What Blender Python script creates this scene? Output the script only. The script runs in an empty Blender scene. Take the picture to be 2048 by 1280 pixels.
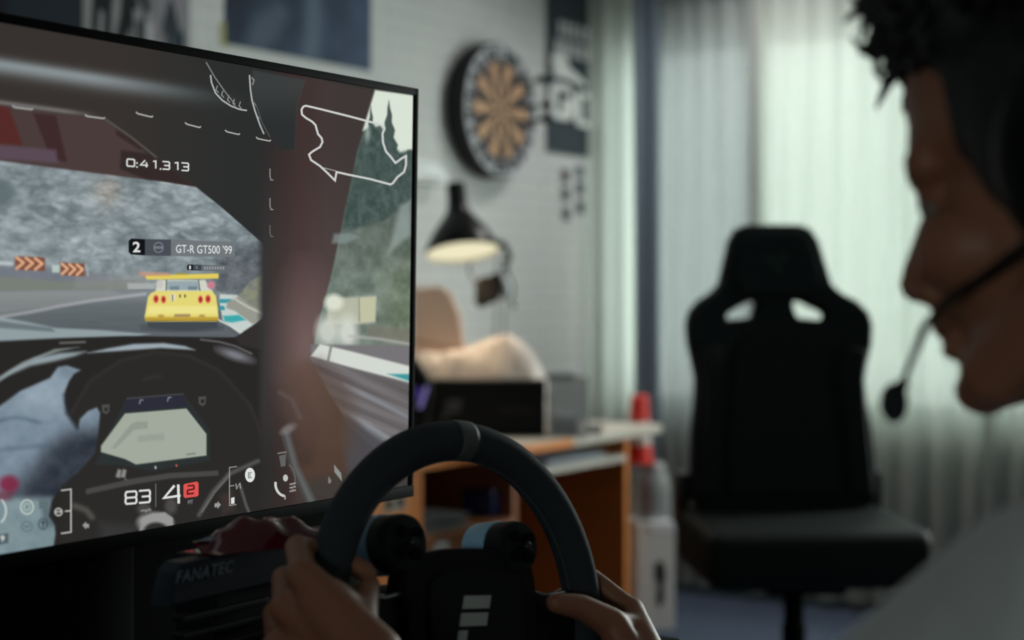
import bpy, bmesh, math, random
import numpy as np
from mathutils import Vector, Matrix

random.seed(7)
RNG = np.random.default_rng(11)
SC = bpy.context.scene
COL = SC.collection

# ------------------------------------------------------------------ camera, sky, exposure
F = 3200.0                       # focal length in pixels of the 2048 x 1280 frame
HOR = 588.0                      # horizon row
HEAD = math.radians(32.7)        # heading of the view against the long wall
CAM = Vector((-5.226, -2.956, 1.06))
FWD = Vector((math.cos(HEAD), math.sin(HEAD), 0))
RGT = Vector((math.sin(HEAD), -math.cos(HEAD), 0))
UP = Vector((0, 0, 1))
cd = bpy.data.cameras.new('camera')
cam = bpy.data.objects.new('camera', cd)
COL.objects.link(cam)
cam.location = CAM
cam.rotation_euler = (math.radians(90), 0, HEAD - math.radians(90))
cd.sensor_width = 36.0
cd.sensor_fit = 'HORIZONTAL'
cd.lens = F / 2048 * 36
cd.shift_y = -(640 - HOR) / 2048
cd.clip_start = 0.02
cd.dof.use_dof = True
cd.dof.focus_distance = 1.46
cd.dof.aperture_fstop = 3.7
SC.camera = cam

SKY = 32.0
world = bpy.data.worlds.new('overcast_sky')
SC.world = world
world.use_nodes = True
bgn = world.node_tree.nodes['Background']
bgn.inputs[0].default_value = (0.90, 1.0, 0.95, 1)
bgn.inputs[1].default_value = SKY

def portal(y0, y1, z0, z1, x=0.06, turn=90):
    ld = bpy.data.lights.new('window_daylight_portal', 'AREA')
    ld.shape = 'RECTANGLE'
    ld.size = z1 - z0
    ld.size_y = y1 - y0
    ld.cycles.is_portal = True
    o = bpy.data.objects.new('window_daylight_portal', ld)
    COL.objects.link(o)
    o.location = (x, (y0 + y1) / 2, (z0 + z1) / 2)
    o.rotation_euler = (0, math.radians(turn), 0)
portal(-1.72, -0.10, 0.64, 1.98)
portal(-2.70, -2.00, 0.64, 2.02)  # portal of the added side window
portal(-3.50, -3.10, 1.00, 1.48, -7.26, -90)  # portal of the added opening behind the camera

SC.view_settings.view_transform = 'Standard'
SC.view_settings.look = 'None'
SC.view_settings.gamma = 1.0
SC.view_settings.use_curve_mapping = False
SC.view_settings.exposure = 0.0
SC.cycles.use_denoising = True
SC.cycles.max_bounces = 8
SC.cycles.transparent_max_bounces = 12
SC.cycles.sample_clamp_indirect = 6.0
SC.cycles.caustics_reflective = False
SC.cycles.caustics_refractive = False

# ------------------------------------------------------------------ rays from the photograph's frame
def ray(px, py):
    return FWD + RGT * ((px - 1024) / F) + UP * ((HOR - py) / F)
def at(px, py, depth):
    return CAM + ray(px, py) * depth
def on_y(px, py, y):
    r = ray(px, py)
    return CAM + r * ((y - CAM.y) / r.y)
def on_x(px, py, x):
    r = ray(px, py)
    return CAM + r * ((x - CAM.x) / r.x)
def on_z(px, py, z):
    r = ray(px, py)
    return CAM + r * ((z - CAM.z) / r.z)

# ------------------------------------------------------------------ materials
def lin(c):
    out = []
    for v in c[:3]:
        v = v / 255.0
        out.append(v / 12.92 if v <= 0.04045 else ((v + 0.055) / 1.055) ** 2.4)
    return tuple(out)
MATS = {}
def mat(name, col, rough=0.6, metal=0.0, spec=0.5, var=0.12, scale=40.0, bump=0.0, bscale=None, sheen=0.0, coat=0.0):
    """principled material whose colour is broken up by noise; col is sRGB 0-255"""
    if name in MATS:
        return MATS[name]
    m = bpy.data.materials.new(name)
    m.use_nodes = True
    nt = m.node_tree
    b = nt.nodes['Principled BSDF']
    tc = nt.nodes.new('ShaderNodeTexCoord')
    nz = nt.nodes.new('ShaderNodeTexNoise')
    nz.inputs['Scale'].default_value = scale
    nz.inputs['Detail'].default_value = 4
    nt.links.new(tc.outputs['Object'], nz.inputs['Vector'])
    mx = nt.nodes.new('ShaderNodeMix')
    mx.data_type = 'RGBA'
    c = lin(col)
    mx.inputs['A'].default_value = tuple(min(1, v * (1 - var)) for v in c) + (1,)
    mx.inputs['B'].default_value = tuple(min(1, v * (1 + var)) for v in c) + (1,)
    nt.links.new(nz.outputs['Fac'], mx.inputs['Factor'])
    nt.links.new(mx.outputs['Result'], b.inputs['Base Color'])
    b.inputs['Roughness'].default_value = rough
    b.inputs['Metallic'].default_value = metal
    b.inputs['Specular IOR Level'].default_value = spec
    if sheen:
        b.inputs['Sheen Weight'].default_value = sheen
    if coat:
        b.inputs['Coat Weight'].default_value = coat
    if bump:
        bp = nt.nodes.new('ShaderNodeBump')
        bp.inputs['Strength'].default_value = bump
        bp.inputs['Distance'].default_value = 0.002
        n2 = nt.nodes.new('ShaderNodeTexNoise')
        n2.inputs['Scale'].default_value = bscale or scale * 3
        n2.inputs['Detail'].default_value = 6
        nt.links.new(tc.outputs['Object'], n2.inputs['Vector'])
        nt.links.new(n2.outputs['Fac'], bp.inputs['Height'])
        nt.links.new(bp.outputs['Normal'], b.inputs['Normal'])
    MATS[name] = m
    return m
def emit(name, col, strength=1.0):
    if name in MATS:
        return MATS[name]
    m = bpy.data.materials.new(name)
    m.use_nodes = True
    nt = m.node_tree
    nt.nodes.remove(nt.nodes['Principled BSDF'])
    e = nt.nodes.new('ShaderNodeEmission')
    e.inputs[0].default_value = lin(col) + (1,)
    e.inputs[1].default_value = strength
    nt.links.new(e.outputs[0], nt.nodes['Material Output'].inputs[0])
    MATS[name] = m
    return m
def emit_attr(name, strength=1.0):
    """emission straight from the painted colour attribute: a lit display"""
    m = bpy.data.materials.new(name)
    m.use_nodes = True
    nt = m.node_tree
    nt.nodes.remove(nt.nodes['Principled BSDF'])
    a = nt.nodes.new('ShaderNodeAttribute')
    a.attribute_name = 'paint'
    e = nt.nodes.new('ShaderNodeEmission')
    e.inputs[1].default_value = strength
    nt.links.new(a.outputs['Color'], e.inputs[0])
    nt.links.new(e.outputs[0], nt.nodes['Material Output'].inputs[0])
    return m
def print_attr(name, rough=0.55):
    """printed paper: base colour from the painted colour attribute"""
    m = bpy.data.materials.new(name)
    m.use_nodes = True
    nt = m.node_tree
    b = nt.nodes['Principled BSDF']
    a = nt.nodes.new('ShaderNodeAttribute')
    a.attribute_name = 'paint'
    nt.links.new(a.outputs['Color'], b.inputs['Base Color'])
    b.inputs['Roughness'].default_value = rough
    b.inputs['Specular IOR Level'].default_value = 0.1
    return m
def cloth(name, col, transp, trans_col, var=0.06):
    """curtain cloth: diffuse + translucent + a little open weave"""
    m = bpy.data.materials.new(name)
    m.use_nodes = True
    nt = m.node_tree
    nt.nodes.remove(nt.nodes['Principled BSDF'])
    tc = nt.nodes.new('ShaderNodeTexCoord')
    mp = nt.nodes.new('ShaderNodeMapping')
    mp.inputs['Scale'].default_value = (30, 30, 1.5)
    nz = nt.nodes.new('ShaderNodeTexNoise')
    nz.inputs['Scale'].default_value = 1.0
    nt.links.new(tc.outputs['Object'], mp.inputs[0])
    nt.links.new(mp.outputs[0], nz.inputs['Vector'])
    mx = nt.nodes.new('ShaderNodeMix')
    mx.data_type = 'RGBA'
    c = lin(trans_col)
    mx.inputs['A'].default_value = tuple(v * (1 - var) for v in c) + (1,)
    mx.inputs['B'].default_value = tuple(min(1, v * (1 + var)) for v in c) + (1,)
    nt.links.new(nz.outputs['Fac'], mx.inputs['Factor'])
    d = nt.nodes.new('ShaderNodeBsdfDiffuse')
    d.inputs[0].default_value = lin(col) + (1,)
    t = nt.nodes.new('ShaderNodeBsdfTranslucent')
    nt.links.new(mx.outputs['Result'], t.inputs[0])
    p = nt.nodes.new('ShaderNodeBsdfTransparent')
    add = nt.nodes.new('ShaderNodeMixShader')
    add.inputs[0].default_value = 0.55
    nt.links.new(d.outputs[0], add.inputs[1])
    nt.links.new(t.outputs[0], add.inputs[2])
    m2 = nt.nodes.new('ShaderNodeMixShader')
    m2.inputs[0].default_value = transp
    nt.links.new(add.outputs[0], m2.inputs[1])
    nt.links.new(p.outputs[0], m2.inputs[2])
    nt.links.new(m2.outputs[0], nt.nodes['Material Output'].inputs[0])
    return m
def clear(name, col, opaque=0.15, rough=0.1):
    m = bpy.data.materials.new(name)
    m.use_nodes = True
    nt = m.node_tree
    b = nt.nodes['Principled BSDF']
    b.inputs['Base Color'].default_value = lin(col) + (1,)
    b.inputs['Roughness'].default_value = rough
    p = nt.nodes.new('ShaderNodeBsdfTransparent')
    mx = nt.nodes.new('ShaderNodeMixShader')
    mx.inputs[0].default_value = opaque
    nt.links.new(p.outputs[0], mx.inputs[1])
    nt.links.new(b.outputs[0], mx.inputs[2])
    nt.links.new(mx.outputs[0], nt.nodes['Material Output'].inputs[0])
    return m

# ------------------------------------------------------------------ objects
WM = {}                                       # world matrices of what has been linked
def props(o, label=None, cat=None, group=None, kind=None):
    if label: o['label'] = label
    if cat: o['category'] = cat
    if group: o['group'] = group
    if kind: o['kind'] = kind
    return o
def thing(name, label, cat, loc=(0, 0, 0), rotz=0.0, group=None, M=None):
    o = bpy.data.objects.new(name, None)
    COL.objects.link(o)
    o.empty_display_size = 0.05
    m = M if M is not None else Matrix.Translation(Vector(loc)) @ Matrix.Rotation(rotz, 4, 'Z')
    o.matrix_basis = m
    WM[o.name] = m
    return props(o, label, cat, group)
def obj(name, me, material, parent=None, world=False, smooth=None, label=None, cat=None, group=None, kind=None):
    """link one mesh. world=True: vertices are world coordinates"""
    if isinstance(me, bmesh.types.BMesh):
        b = me
        me = bpy.data.meshes.new(name)
        bmesh.ops.recalc_face_normals(b, faces=b.faces)
        b.to_mesh(me)
        b.free()
    me.name = name
    if material is not None:
        me.materials.clear()
        for mm in (material if isinstance(material, (list, tuple)) else [material]):
            me.materials.append(mm)
    if smooth is not None:
        n = len(me.polygons)
        me.polygons.foreach_set('use_smooth', [True] * n)
        if smooth is not True and smooth < 180:
            try:
                me.set_sharp_from_angle(angle=math.radians(smooth))
            except Exception:
                pass
    o = bpy.data.objects.new(name, me)
    COL.objects.link(o)
    if parent is None:
        n = len(me.vertices)
        co = np.empty(n * 3, np.float32)
        me.vertices.foreach_get('co', co)
        co = co.reshape(-1, 3)
        lo, hi = co.min(0), co.max(0)
        base = Vector(((lo[0] + hi[0]) / 2, (lo[1] + hi[1]) / 2, lo[2]))
        me.transform(Matrix.Translation(-base))
        o.location = base
        WM[o.name] = Matrix.Translation(base)
    else:
        o.parent = parent
        pw = WM[parent.name]
        if world:
            o.matrix_parent_inverse = pw.inverted()
            WM[o.name] = Matrix.Identity(4)
        else:
            WM[o.name] = pw.copy()
    return props(o, label, cat, group, kind)

# ------------------------------------------------------------------ shapes
def bm_new():
    return bmesh.new()
def bx(lo, hi, bev=0.0, seg=2, b=None):
    """box from corner to corner, edges rounded"""
    t = bmesh.new()
    bmesh.ops.create_cube(t, size=1)
    lo, hi = Vector(lo), Vector(hi)
    for v in t.verts:
        v.co = Vector(((lo.x + hi.x) / 2 + v.co.x * (hi.x - lo.x), (lo.y + hi.y) / 2 + v.co.y * (hi.y - lo.y), (lo.z + hi.z) / 2 + v.co.z * (hi.z - lo.z)))
    if bev > 0:
        bmesh.ops.bevel(t, geom=list(t.edges), offset=bev, segments=seg, profile=0.6, affect='EDGES')
    if b is None:
        return t
    join(b, t)
    return b
def join(b, t, M=None):
    if M is not None:
        bmesh.ops.transform(t, matrix=M, verts=t.verts)
    me = bpy.data.meshes.new('tmp')
    t.to_mesh(me)
    t.free()
    b.from_mesh(me)
    bpy.data.meshes.remove(me)
    return b
def frame_from(d, hint=None):
    d = Vector(d).normalized()
    h = Vector(hint) if hint is not None else (Vector((0, 0, 1)) if abs(d.z) < 0.9 else Vector((1, 0, 0)))
    x = (h - d * h.dot(d)).normalized()
    y = d.cross(x)
    return x, y, d
def tube(path, rad, n=12, b=None, closed=False, cap=True):
    path = [Vector(p) for p in path]
    if not isinstance(rad, (list, tuple)):
        rad = [rad] * len(path)
    t = bmesh.new()
    rings = []
    px = None
    m = len(path)
    for i, p in enumerate(path):
        if closed:
            d = path[(i + 1) % m] - path[i - 1]
        else:
            d = path[min(i + 1, m - 1)] - path[max(i - 1, 0)]
        x, y, d = frame_from(d, px)
        px = x
        rings.append([t.verts.new(p + (x * math.cos(a) + y * math.sin(a)) * rad[i]) for a in [2 * math.pi * k / n for k in range(n)]])
    cnt = m if closed else m - 1
    for i in range(cnt):
        A, B = rings[i], rings[(i + 1) % m]
        off = 0
        if closed and i == m - 1:
            off = min(range(n), key=lambda q: (A[0].co - B[q].co).length)
        for k in range(n):
            t.faces.new((A[k], A[(k + 1) % n], B[(k + 1 + off) % n], B[(k + off) % n]))
    if cap and not closed:
        t.faces.new(rings[0][::-1])
        t.faces.new(rings[-1])
    if b is None:
        return t
    return join(b, t)
def lathe(prof, n=32, M=None, b=None, capa=True, capb=True):
    """prof: list of (radius, height) about local z"""
    t = bmesh.new()
    rings = []
    for r, h in prof:
        rings.append([t.verts.new((r * math.cos(2 * math.pi * k / n), r * math.sin(2 * math.pi * k / n), h)) for k in range(n)])
    for A, B in zip(rings, rings[1:]):
        for k in range(n):
            t.faces.new((A[k], A[(k + 1) % n], B[(k + 1) % n], B[k]))
    if capa: t.faces.new(rings[0][::-1])
    if capb: t.faces.new(rings[-1])
    if M is not None:
        bmesh.ops.transform(t, matrix=M, verts=t.verts)
    if b is None:
        return t
    return join(b, t)
def axes(o, x, y, z):
    """matrix whose columns are x, y, z at o"""
    m = Matrix((Vector(x).to_4d(), Vector(y).to_4d(), Vector(z).to_4d(), Vector(o).to_4d())).transposed()
    m[3][0] = m[3][1] = m[3][2] = 0
    m[3][3] = 1
    return m
def along(p, d, hint=None):
    x, y, d = frame_from(d, hint)
    return axes(p, x, y, d)
def outline(polys, extrude, bevel=0.0, res=2, smooth=False):
    """2D outlines (outer plus holes) in local xy, thickened along z; returns mesh"""
    cu = bpy.data.curves.new('o', 'CURVE')
    cu.dimensions = '2D'
    cu.fill_mode = 'BOTH'
    cu.extrude = extrude
    cu.bevel_depth = bevel
    cu.offset = -bevel
    cu.bevel_resolution = res
    for pts in polys:
        if smooth:
            s = cu.splines.new('NURBS')
            s.points.add(len(pts) - 1)
            for q, p in zip(s.points, pts): q.co = (p[0], p[1], 0, 1)
            s.order_u = 3
            s.use_cyclic_u = True
            s.resolution_u = 6
        else:
            s = cu.splines.new('POLY')
            s.points.add(len(pts) - 1)
            for q, p in zip(s.points, pts): q.co = (p[0], p[1], 0, 1)
            s.use_cyclic_u = True
    return curve_mesh(cu)
def curve_mesh(cu):
    o = bpy.data.objects.new('tmp', cu)
    COL.objects.link(o)
    dg = bpy.context.evaluated_depsgraph_get()
    dg.update()
    me = bpy.data.meshes.new_from_object(o.evaluated_get(dg))
    bpy.data.objects.remove(o)
    bpy.data.curves.remove(cu)
    me.materials.clear()
    return me
def text(s, size=1.0, extrude=0.0, offset=0.0, shear=0.0, spacing=1.0, align='CENTER'):
    cu = bpy.data.curves.new('t', 'FONT')
    cu.body = s
    cu.size = size
    cu.extrude = extrude
    cu.offset = offset
    cu.shear = shear
    cu.space_character = spacing
    cu.align_x = align
    cu.align_y = 'CENTER'
    cu.resolution_u = 4
    return curve_mesh(cu)
def mesh_from(v, f, name='m'):
    me = bpy.data.meshes.new(name)
    me.from_pydata([tuple(p) for p in v], [], f)
    me.update()
    return me
def remesh(b, voxel, smooth_n=4, factor=0.5):
    """weld overlapping closed shapes into one continuous skin"""
    me = bpy.data.meshes.new('tmp')
    b.to_mesh(me)
    b.free()
    o = bpy.data.objects.new('tmp', me)
    COL.objects.link(o)
    r = o.modifiers.new('r', 'REMESH')
    r.mode = 'VOXEL'
    r.voxel_size = voxel
    s = o.modifiers.new('s', 'SMOOTH')
    s.factor = factor
    s.iterations = smooth_n
    dg = bpy.context.evaluated_depsgraph_get()
    dg.update()
    out = bpy.data.meshes.new_from_object(o.evaluated_get(dg))
    bpy.data.objects.remove(o)
    bpy.data.meshes.remove(me)
    return out
def ell(b, c, r, M=None, n=20):
    t = bmesh.new()
    bmesh.ops.create_uvsphere(t, u_segments=n, v_segments=n // 2 + 2, radius=1)
    m = Matrix.Translation(Vector(c)) @ Matrix.Diagonal((r[0], r[1], r[2], 1))
    join(b, t, (M @ m) if M is not None else m)
def capsule(b, p0, p1, r0, r1, M=None, n=16):
    p0, p1 = Vector(p0), Vector(p1)
    if M is not None:
        p0, p1 = M @ p0, M @ p1
    d = (p1 - p0)
    L = max(d.length, 1e-5)
    x, y, d = frame_from(d)
    pts, rs = [], []
    for k in range(6):
        a = math.pi / 2 * (1 - k / 5)
        pts.append(-math.sin(a) * r0); rs.append(max(math.cos(a) * r0, 1e-4))
    for k in range(6):
        a = math.pi / 2 * k / 5
        pts.append(L + math.sin(a) * r1); rs.append(max(math.cos(a) * r1, 1e-4))
    lathe(list(zip(rs, pts)), n=n, M=axes(p0, x, y, d), b=b)
def mx(M, pts):
    return [M @ Vector(p) for p in pts]
def smoothpath(pts, n=8):
    """Catmull-Rom through the points"""
    P = [Vector(p) for p in pts]
    P = [P[0] * 2 - P[1]] + P + [P[-1] * 2 - P[-2]]
    out = []
    for i in range(1, len(P) - 2):
        for k in range(n):
            t = k / n
            a, b_, c, d = P[i - 1], P[i], P[i + 1], P[i + 2]
            out.append(0.5 * ((2 * b_) + (c - a) * t + (2 * a - 5 * b_ + 4 * c - d) * t * t + (3 * b_ - a - 3 * c + d) * t ** 3))
    out.append(P[-2])
    return out
# ------------------------------------------------------------------ numpy painter
def s2l(a):
    a = np.asarray(a, np.float64) / 255.0
    return np.where(a <= 0.04045, a / 12.92, ((a + 0.055) / 1.055) ** 2.4)
def vnoise(x, y, seed=0):
    """smooth value noise"""
    r = np.random.default_rng(seed)
    T = r.random((256, 256))
    xi, yi = np.floor(x).astype(int), np.floor(y).astype(int)
    fx, fy = x - xi, y - yi
    fx = fx * fx * (3 - 2 * fx); fy = fy * fy * (3 - 2 * fy)
    g = lambda a, b: T[a % 256, b % 256]
    return (g(xi, yi) * (1 - fx) + g(xi + 1, yi) * fx) * (1 - fy) + (g(xi, yi + 1) * (1 - fx) + g(xi + 1, yi + 1) * fx) * fy
def fbm(x, y, seed=0, o=4):
    s = 0; a = 0.5
    for k in range(o):
        s = s + a * vnoise(x * 2 ** k, y * 2 ** k, seed + k)
        a *= 0.5
    return s / (1 - 0.5 ** o)
class Paint:
    def __init__(self, X, Y, base):
        self.X, self.Y = X, Y
        self.C = np.tile(np.array(base, np.float64), (X.size, 1))
    def mask_poly(self, pts, soft):
        pts = np.array(pts, float)
        lo, hi = pts.min(0) - soft * 2, pts.max(0) + soft * 2
        idx = np.where((self.X > lo[0]) & (self.X < hi[0]) & (self.Y > lo[1]) & (self.Y < hi[1]))[0]
        x, y = self.X[idx], self.Y[idx]
        ins = np.zeros(idx.size, bool)
        d2 = np.full(idx.size, 1e18)
        n = len(pts)
        for i in range(n):
            ax, ay = pts[i]; bx_, by = pts[(i + 1) % n]
            with np.errstate(divide='ignore', invalid='ignore'):
                c = ((ay > y) != (by > y)) & (x < (bx_ - ax) * (y - ay) / (by - ay + 1e-12) + ax)
            ins ^= c
            vx, vy = bx_ - ax, by - ay
            t = np.clip(((x - ax) * vx + (y - ay) * vy) / (vx * vx + vy * vy + 1e-9), 0, 1)
            d2 = np.minimum(d2, (x - ax - t * vx) ** 2 + (y - ay - t * vy) ** 2)
        sd = np.sqrt(d2) * np.where(ins, 1, -1)
        return idx, np.clip(sd / (2 * soft) + 0.5, 0, 1)
    def put(self, idx, m, col):
        m = m[:, None]
        self.C[idx] = self.C[idx] * (1 - m) + np.asarray(col, float) * m
    def poly(self, pts, col, soft=1.5, a=1.0):
        idx, m = self.mask_poly(pts, soft)
        if callable(col):
            col = col(self.X[idx], self.Y[idx])
        self.put(idx, m * m * (3 - 2 * m) * a, col)
    def line(self, pts, w, col, soft=1.2, a=1.0, fade=None):
        pts = np.array(pts, float)
        lo, hi = pts.min(0) - w - soft * 2, pts.max(0) + w + soft * 2
        idx = np.where((self.X > lo[0]) & (self.X < hi[0]) & (self.Y > lo[1]) & (self.Y < hi[1]))[0]
        x, y = self.X[idx], self.Y[idx]
        d2 = np.full(idx.size, 1e18)
        for i in range(len(pts) - 1):
            ax, ay = pts[i]; bx_, by = pts[i + 1]
            vx, vy = bx_ - ax, by - ay
            t = np.clip(((x - ax) * vx + (y - ay) * vy) / (vx * vx + vy * vy + 1e-9), 0, 1)
            d2 = np.minimum(d2, (x - ax - t * vx) ** 2 + (y - ay - t * vy) ** 2)
        m = np.clip((w / 2 - np.sqrt(d2)) / (2 * soft) + 0.5, 0, 1) * a
        if fade is not None:
            m = m * fade(x, y)
        self.put(idx, m, col)
    def ellipse(self, c, r, col, soft=1.5, a=1.0, rot=0.0):
        R = max(r) + soft * 2
        idx = np.where((abs(self.X - c[0]) < R) & (abs(self.Y - c[1]) < R))[0]
        x, y = self.X[idx] - c[0], self.Y[idx] - c[1]
        cr, sr = math.cos(rot), math.sin(rot)
        u, v = x * cr + y * sr, -x * sr + y * cr
        q = np.sqrt((u / r[0]) ** 2 + (v / r[1]) ** 2)
        m = np.clip((1 - q) * min(r) / (2 * soft) + 0.5, 0, 1)
        self.put(idx, m * a, col)
    def ring(self, c, r, w, col, soft=1.0, a=1.0, a0=0, a1=360):
        pts = [(c[0] + r[0] * math.cos(math.radians(t)), c[1] + r[1] * math.sin(math.radians(t))) for t in np.linspace(a0, a1, 28)]
        self.line(pts, w, col, soft, a)
    def apply(self, me):
        at_ = me.color_attributes.new('paint', 'FLOAT_COLOR', 'POINT')
        c = np.ones((self.X.size, 4), np.float32)
        c[:, :3] = s2l(np.clip(self.C, 0, 255))
        at_.data.foreach_set('color', c.ravel())
def grid_mesh(P):
    """P: (rows, cols, 3) array -> mesh, verts in row-major order"""
    R, C = P.shape[:2]
    me = bpy.data.meshes.new('grid')
    idx = np.arange(R * C).reshape(R, C)
    q = np.stack([idx[:-1, :-1], idx[:-1, 1:], idx[1:, 1:], idx[1:, :-1]], -1).reshape(-1, 4)
    me.vertices.add(R * C)
    me.vertices.foreach_set('co', P.reshape(-1).astype(np.float32))
    me.loops.add(q.size)
    me.loops.foreach_set('vertex_index', q.ravel().astype(np.int32))
    me.polygons.add(len(q))
    me.polygons.foreach_set('loop_start', np.arange(0, q.size, 4, dtype=np.int32))
    me.update(calc_edges=True)
    return me

# ================================================================== THE ROOM
XL, YR, ZC = -7.2, -4.6, 2.45            # room: x from XL to 0, y from YR to 0, ceiling ZC
m_floor = mat('carpet_blue_grey', (58, 69, 88), 0.95, var=0.25, scale=220, bump=0.5)
m_wall = mat('wall_paint_pale', (196, 198, 197), 0.8, var=0.03, scale=6)
m_joint = mat('tile_joint', (158, 160, 160), 0.9, var=0.05, scale=30)
m_tile = mat('wall_tile_white', (208, 210, 209), 0.5, var=0.03, scale=9)
m_white = mat('white_paint', (225, 228, 224), 0.5, var=0.03)
m_room = mat('wall_paint_plain', (172, 170, 167), 0.9, var=0.05, scale=5)
m_black = mat('black_plastic', (8, 9, 10), 0.5, spec=0.2, var=0.1)
m_matt = mat('black_matt', (5, 6, 6), 0.85, spec=0.1, var=0.1)

obj('floor', bx((XL, YR, -0.08), (0.0, 0.0, 0.0)), m_floor, kind='structure')
obj('ceiling', bx((XL - 0.1, YR - 0.1, ZC), (0.1, 0.1, ZC + 0.1)), m_room, kind='structure')
obj('wall_right', bx((XL - 0.1, YR - 0.1, -0.08), (0.0, YR, ZC)), m_room, kind='structure')
b = bm_new()
for (ya, yb, za, zb) in ((YR, -3.5, -0.08, ZC), (-3.1, 0.0, -0.08, ZC), (-3.5, -3.1, -0.08, 1.0), (-3.5, -3.1, 1.48, ZC)):
    bx((XL - 0.05, ya, za), (XL, yb, zb), b=b)
obj('wall_front', b, m_room, kind='structure')

# long tiled wall with the dartboard
wl = obj('wall_left', bx((XL - 0.1, 0.0, -0.08), (0.1, 0.1, ZC)), m_joint, kind='structure')
TW, TH, TD = 0.056, 0.052, 0.004
def tile_shape():
    return bx((-TW / 2 + 0.0009, -TD, -TH / 2 + 0.0009), (TW / 2 - 0.0009, 0.0005, TH / 2 - 0.0009))
tb = tile_shape()
tile_me = bpy.data.meshes.new('wall_tile')
bmesh.ops.recalc_face_normals(tb, faces=tb.faces)
tb.to_mesh(tile_me); tb.free()
tile_me.materials.append(m_tile)
def inpoly(x, y, P):
    c = False
    for i in range(len(P)):
        ax, ay = P[i]; bx_, by = P[i - 1]
        if (ay > y) != (by > y) and x < (bx_ - ax) * (y - ay) / (by - ay) + ax: c = not c
    return c
HIDE = [[(-900, -140), (842, 176), (842, 1000), (-900, 1500)], [(-50, -50), (172, -50), (172, 90), (-50, 70)],
        [(160, -50), (385, -50), (385, 100), (160, 60)], [(445, -50), (745, -50), (745, 148), (445, 95)],
        [(890, 90), (1090, 80), (1090, 360), (900, 330)], [(1090, -50), (1205, -50), (1205, 325), (1090, 305)],
        [(845, 365), (1010, 365), (1010, 530), (845, 530)], [(820, 560), (1120, 560), (1120, 1300), (820, 1300)],
        [(1195, -60), (2500, -60), (2500, 1500), (1195, 1500)]]
spots = []
for i in range(0, 70):
    for j in range(0, 47):
        x = -0.03 - (i + 0.5) * TW
        z = (j + 0.5) * TH
        if z + TH > ZC: continue
        r = Vector((x, 0, z)) - CAM
        dep = r.dot(FWD)
        px, py = 1024 + r.dot(RGT) / dep * F, HOR - r.z / dep * F
        vis = 0 < px < 2048 and 0 < py < 1280 and not any(inpoly(px, py, h) for h in HIDE)
        spots.append((0 if vis else 1, dep, x, z))
spots.sort()
rest_v, rest_f = [], []
base_v = [tuple(v.co) for v in tile_me.vertices]
base_f = [tuple(p.vertices) for p in tile_me.polygons]
nt_ = 0
for hid, dep, x, z in spots:
    if hid == 0 and nt_ < 300:
        o = bpy.data.objects.new('wall_tile', tile_me)
        COL.objects.link(o)
        o.parent = wl
        o.matrix_parent_inverse = WM[wl.name].inverted()
        o.location = (x, random.uniform(-0.0004, 0.0004), z)
        nt_ += 1
    else:
        k = len(rest_v)
        dy = random.uniform(-0.0004, 0.0004)
        rest_v += [(a + x, b + dy, c + z) for a, b, c in base_v]
        rest_f += [tuple(q + k for q in f) for f in base_f]
obj('wall_tiles', mesh_from(rest_v, rest_f), m_tile, wl, world=True, kind='stuff')

# window wall
W1 = (-1.72, -0.10, 0.64, 1.98)
W2_FILL = (-2.70, -2.00, 0.64, 2.02)  # added bare window out of view, extra daylight for the tiled wall
W3_FILL = (-3.50, -3.10, 1.00, 1.48)  # added small window behind the camera, lightens hands and driver
b = bm_new()
def wb(y0, y1, z0, z1):
    bx((0.0, y0, z0), (0.045, y1, z1), b=b)
wb(W1[0], 0.0, -0.08, W1[2]); wb(W1[0], 0.0, W1[3], ZC); wb(W1[1], 0.0, W1[2], W1[3])
wb(W2_FILL[1], W1[0], -0.08, ZC)
wb(YR, W2_FILL[1], -0.08, W2_FILL[2]); wb(YR, W2_FILL[1], W2_FILL[3], ZC); wb(YR, W2_FILL[0], W2_FILL[2], W2_FILL[3])
obj('wall_back', b, m_wall, kind='structure')
m_pane = clear('window_glass', (220, 235, 230), 0.08, 0.02)
for n, (y0, y1, z0, z1) in enumerate((W1, W2_FILL, W3_FILL), 1):  # the last two windows are added light sources, never in view
    ox = 0.0 if n < 3 else XL - 0.045
    w = props(thing('window_%d' % n, None, None, (ox, (y0 + y1) / 2, z0)), kind='structure')
    b = bm_new()
    t = 0.045
    bx((ox, y0, z0), (ox + 0.04, y1, z0 + t), 0.004, b=b); bx((ox, y0, z1 - t), (ox + 0.04, y1, z1), 0.004, b=b)
    bx((ox, y0, z0), (ox + 0.04, y0 + t, z1), 0.004, b=b); bx((ox, y1 - t, z0), (ox + 0.04, y1, z1), 0.004, b=b)
    obj('window_frame', b, m_white, w, world=True)
    nm = (2, 1, 0)[n - 1]
    ys = [y0 + t + (y1 - y0 - 2 * t) * k / (nm + 1) for k in range(nm + 2)]
    for yy in ys[1:-1]:
        obj('mullion', bx((ox, yy - 0.016, z0 + t), (ox + 0.035, yy + 0.016, z1 - t), 0.004), m_white, w, world=True)
    for a, c in zip(ys, ys[1:]):
        obj('pane', bx((ox + 0.018, a + 0.01, z0 + t * 0.8), (ox + 0.022, c - 0.01, z1 - t * 0.8)), m_pane, w, world=True)
    if n < 3: obj('window_sill', bx((-0.06, y0 - 0.04, z0 - 0.03), (0.0, y1 + 0.04, z0), 0.006), m_white, w, world=True)
obj('baseboard_back', bx((-0.016, YR, 0.0), (0.0, -0.01, 0.07), 0.004), mat('baseboard_dark', (44, 42, 40), 0.6), kind='structure')
obj('trim_1', bx((-0.03, -0.028, 0.0), (0.0, -0.002, 2.3), 0.004), m_white, kind='structure')
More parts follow.
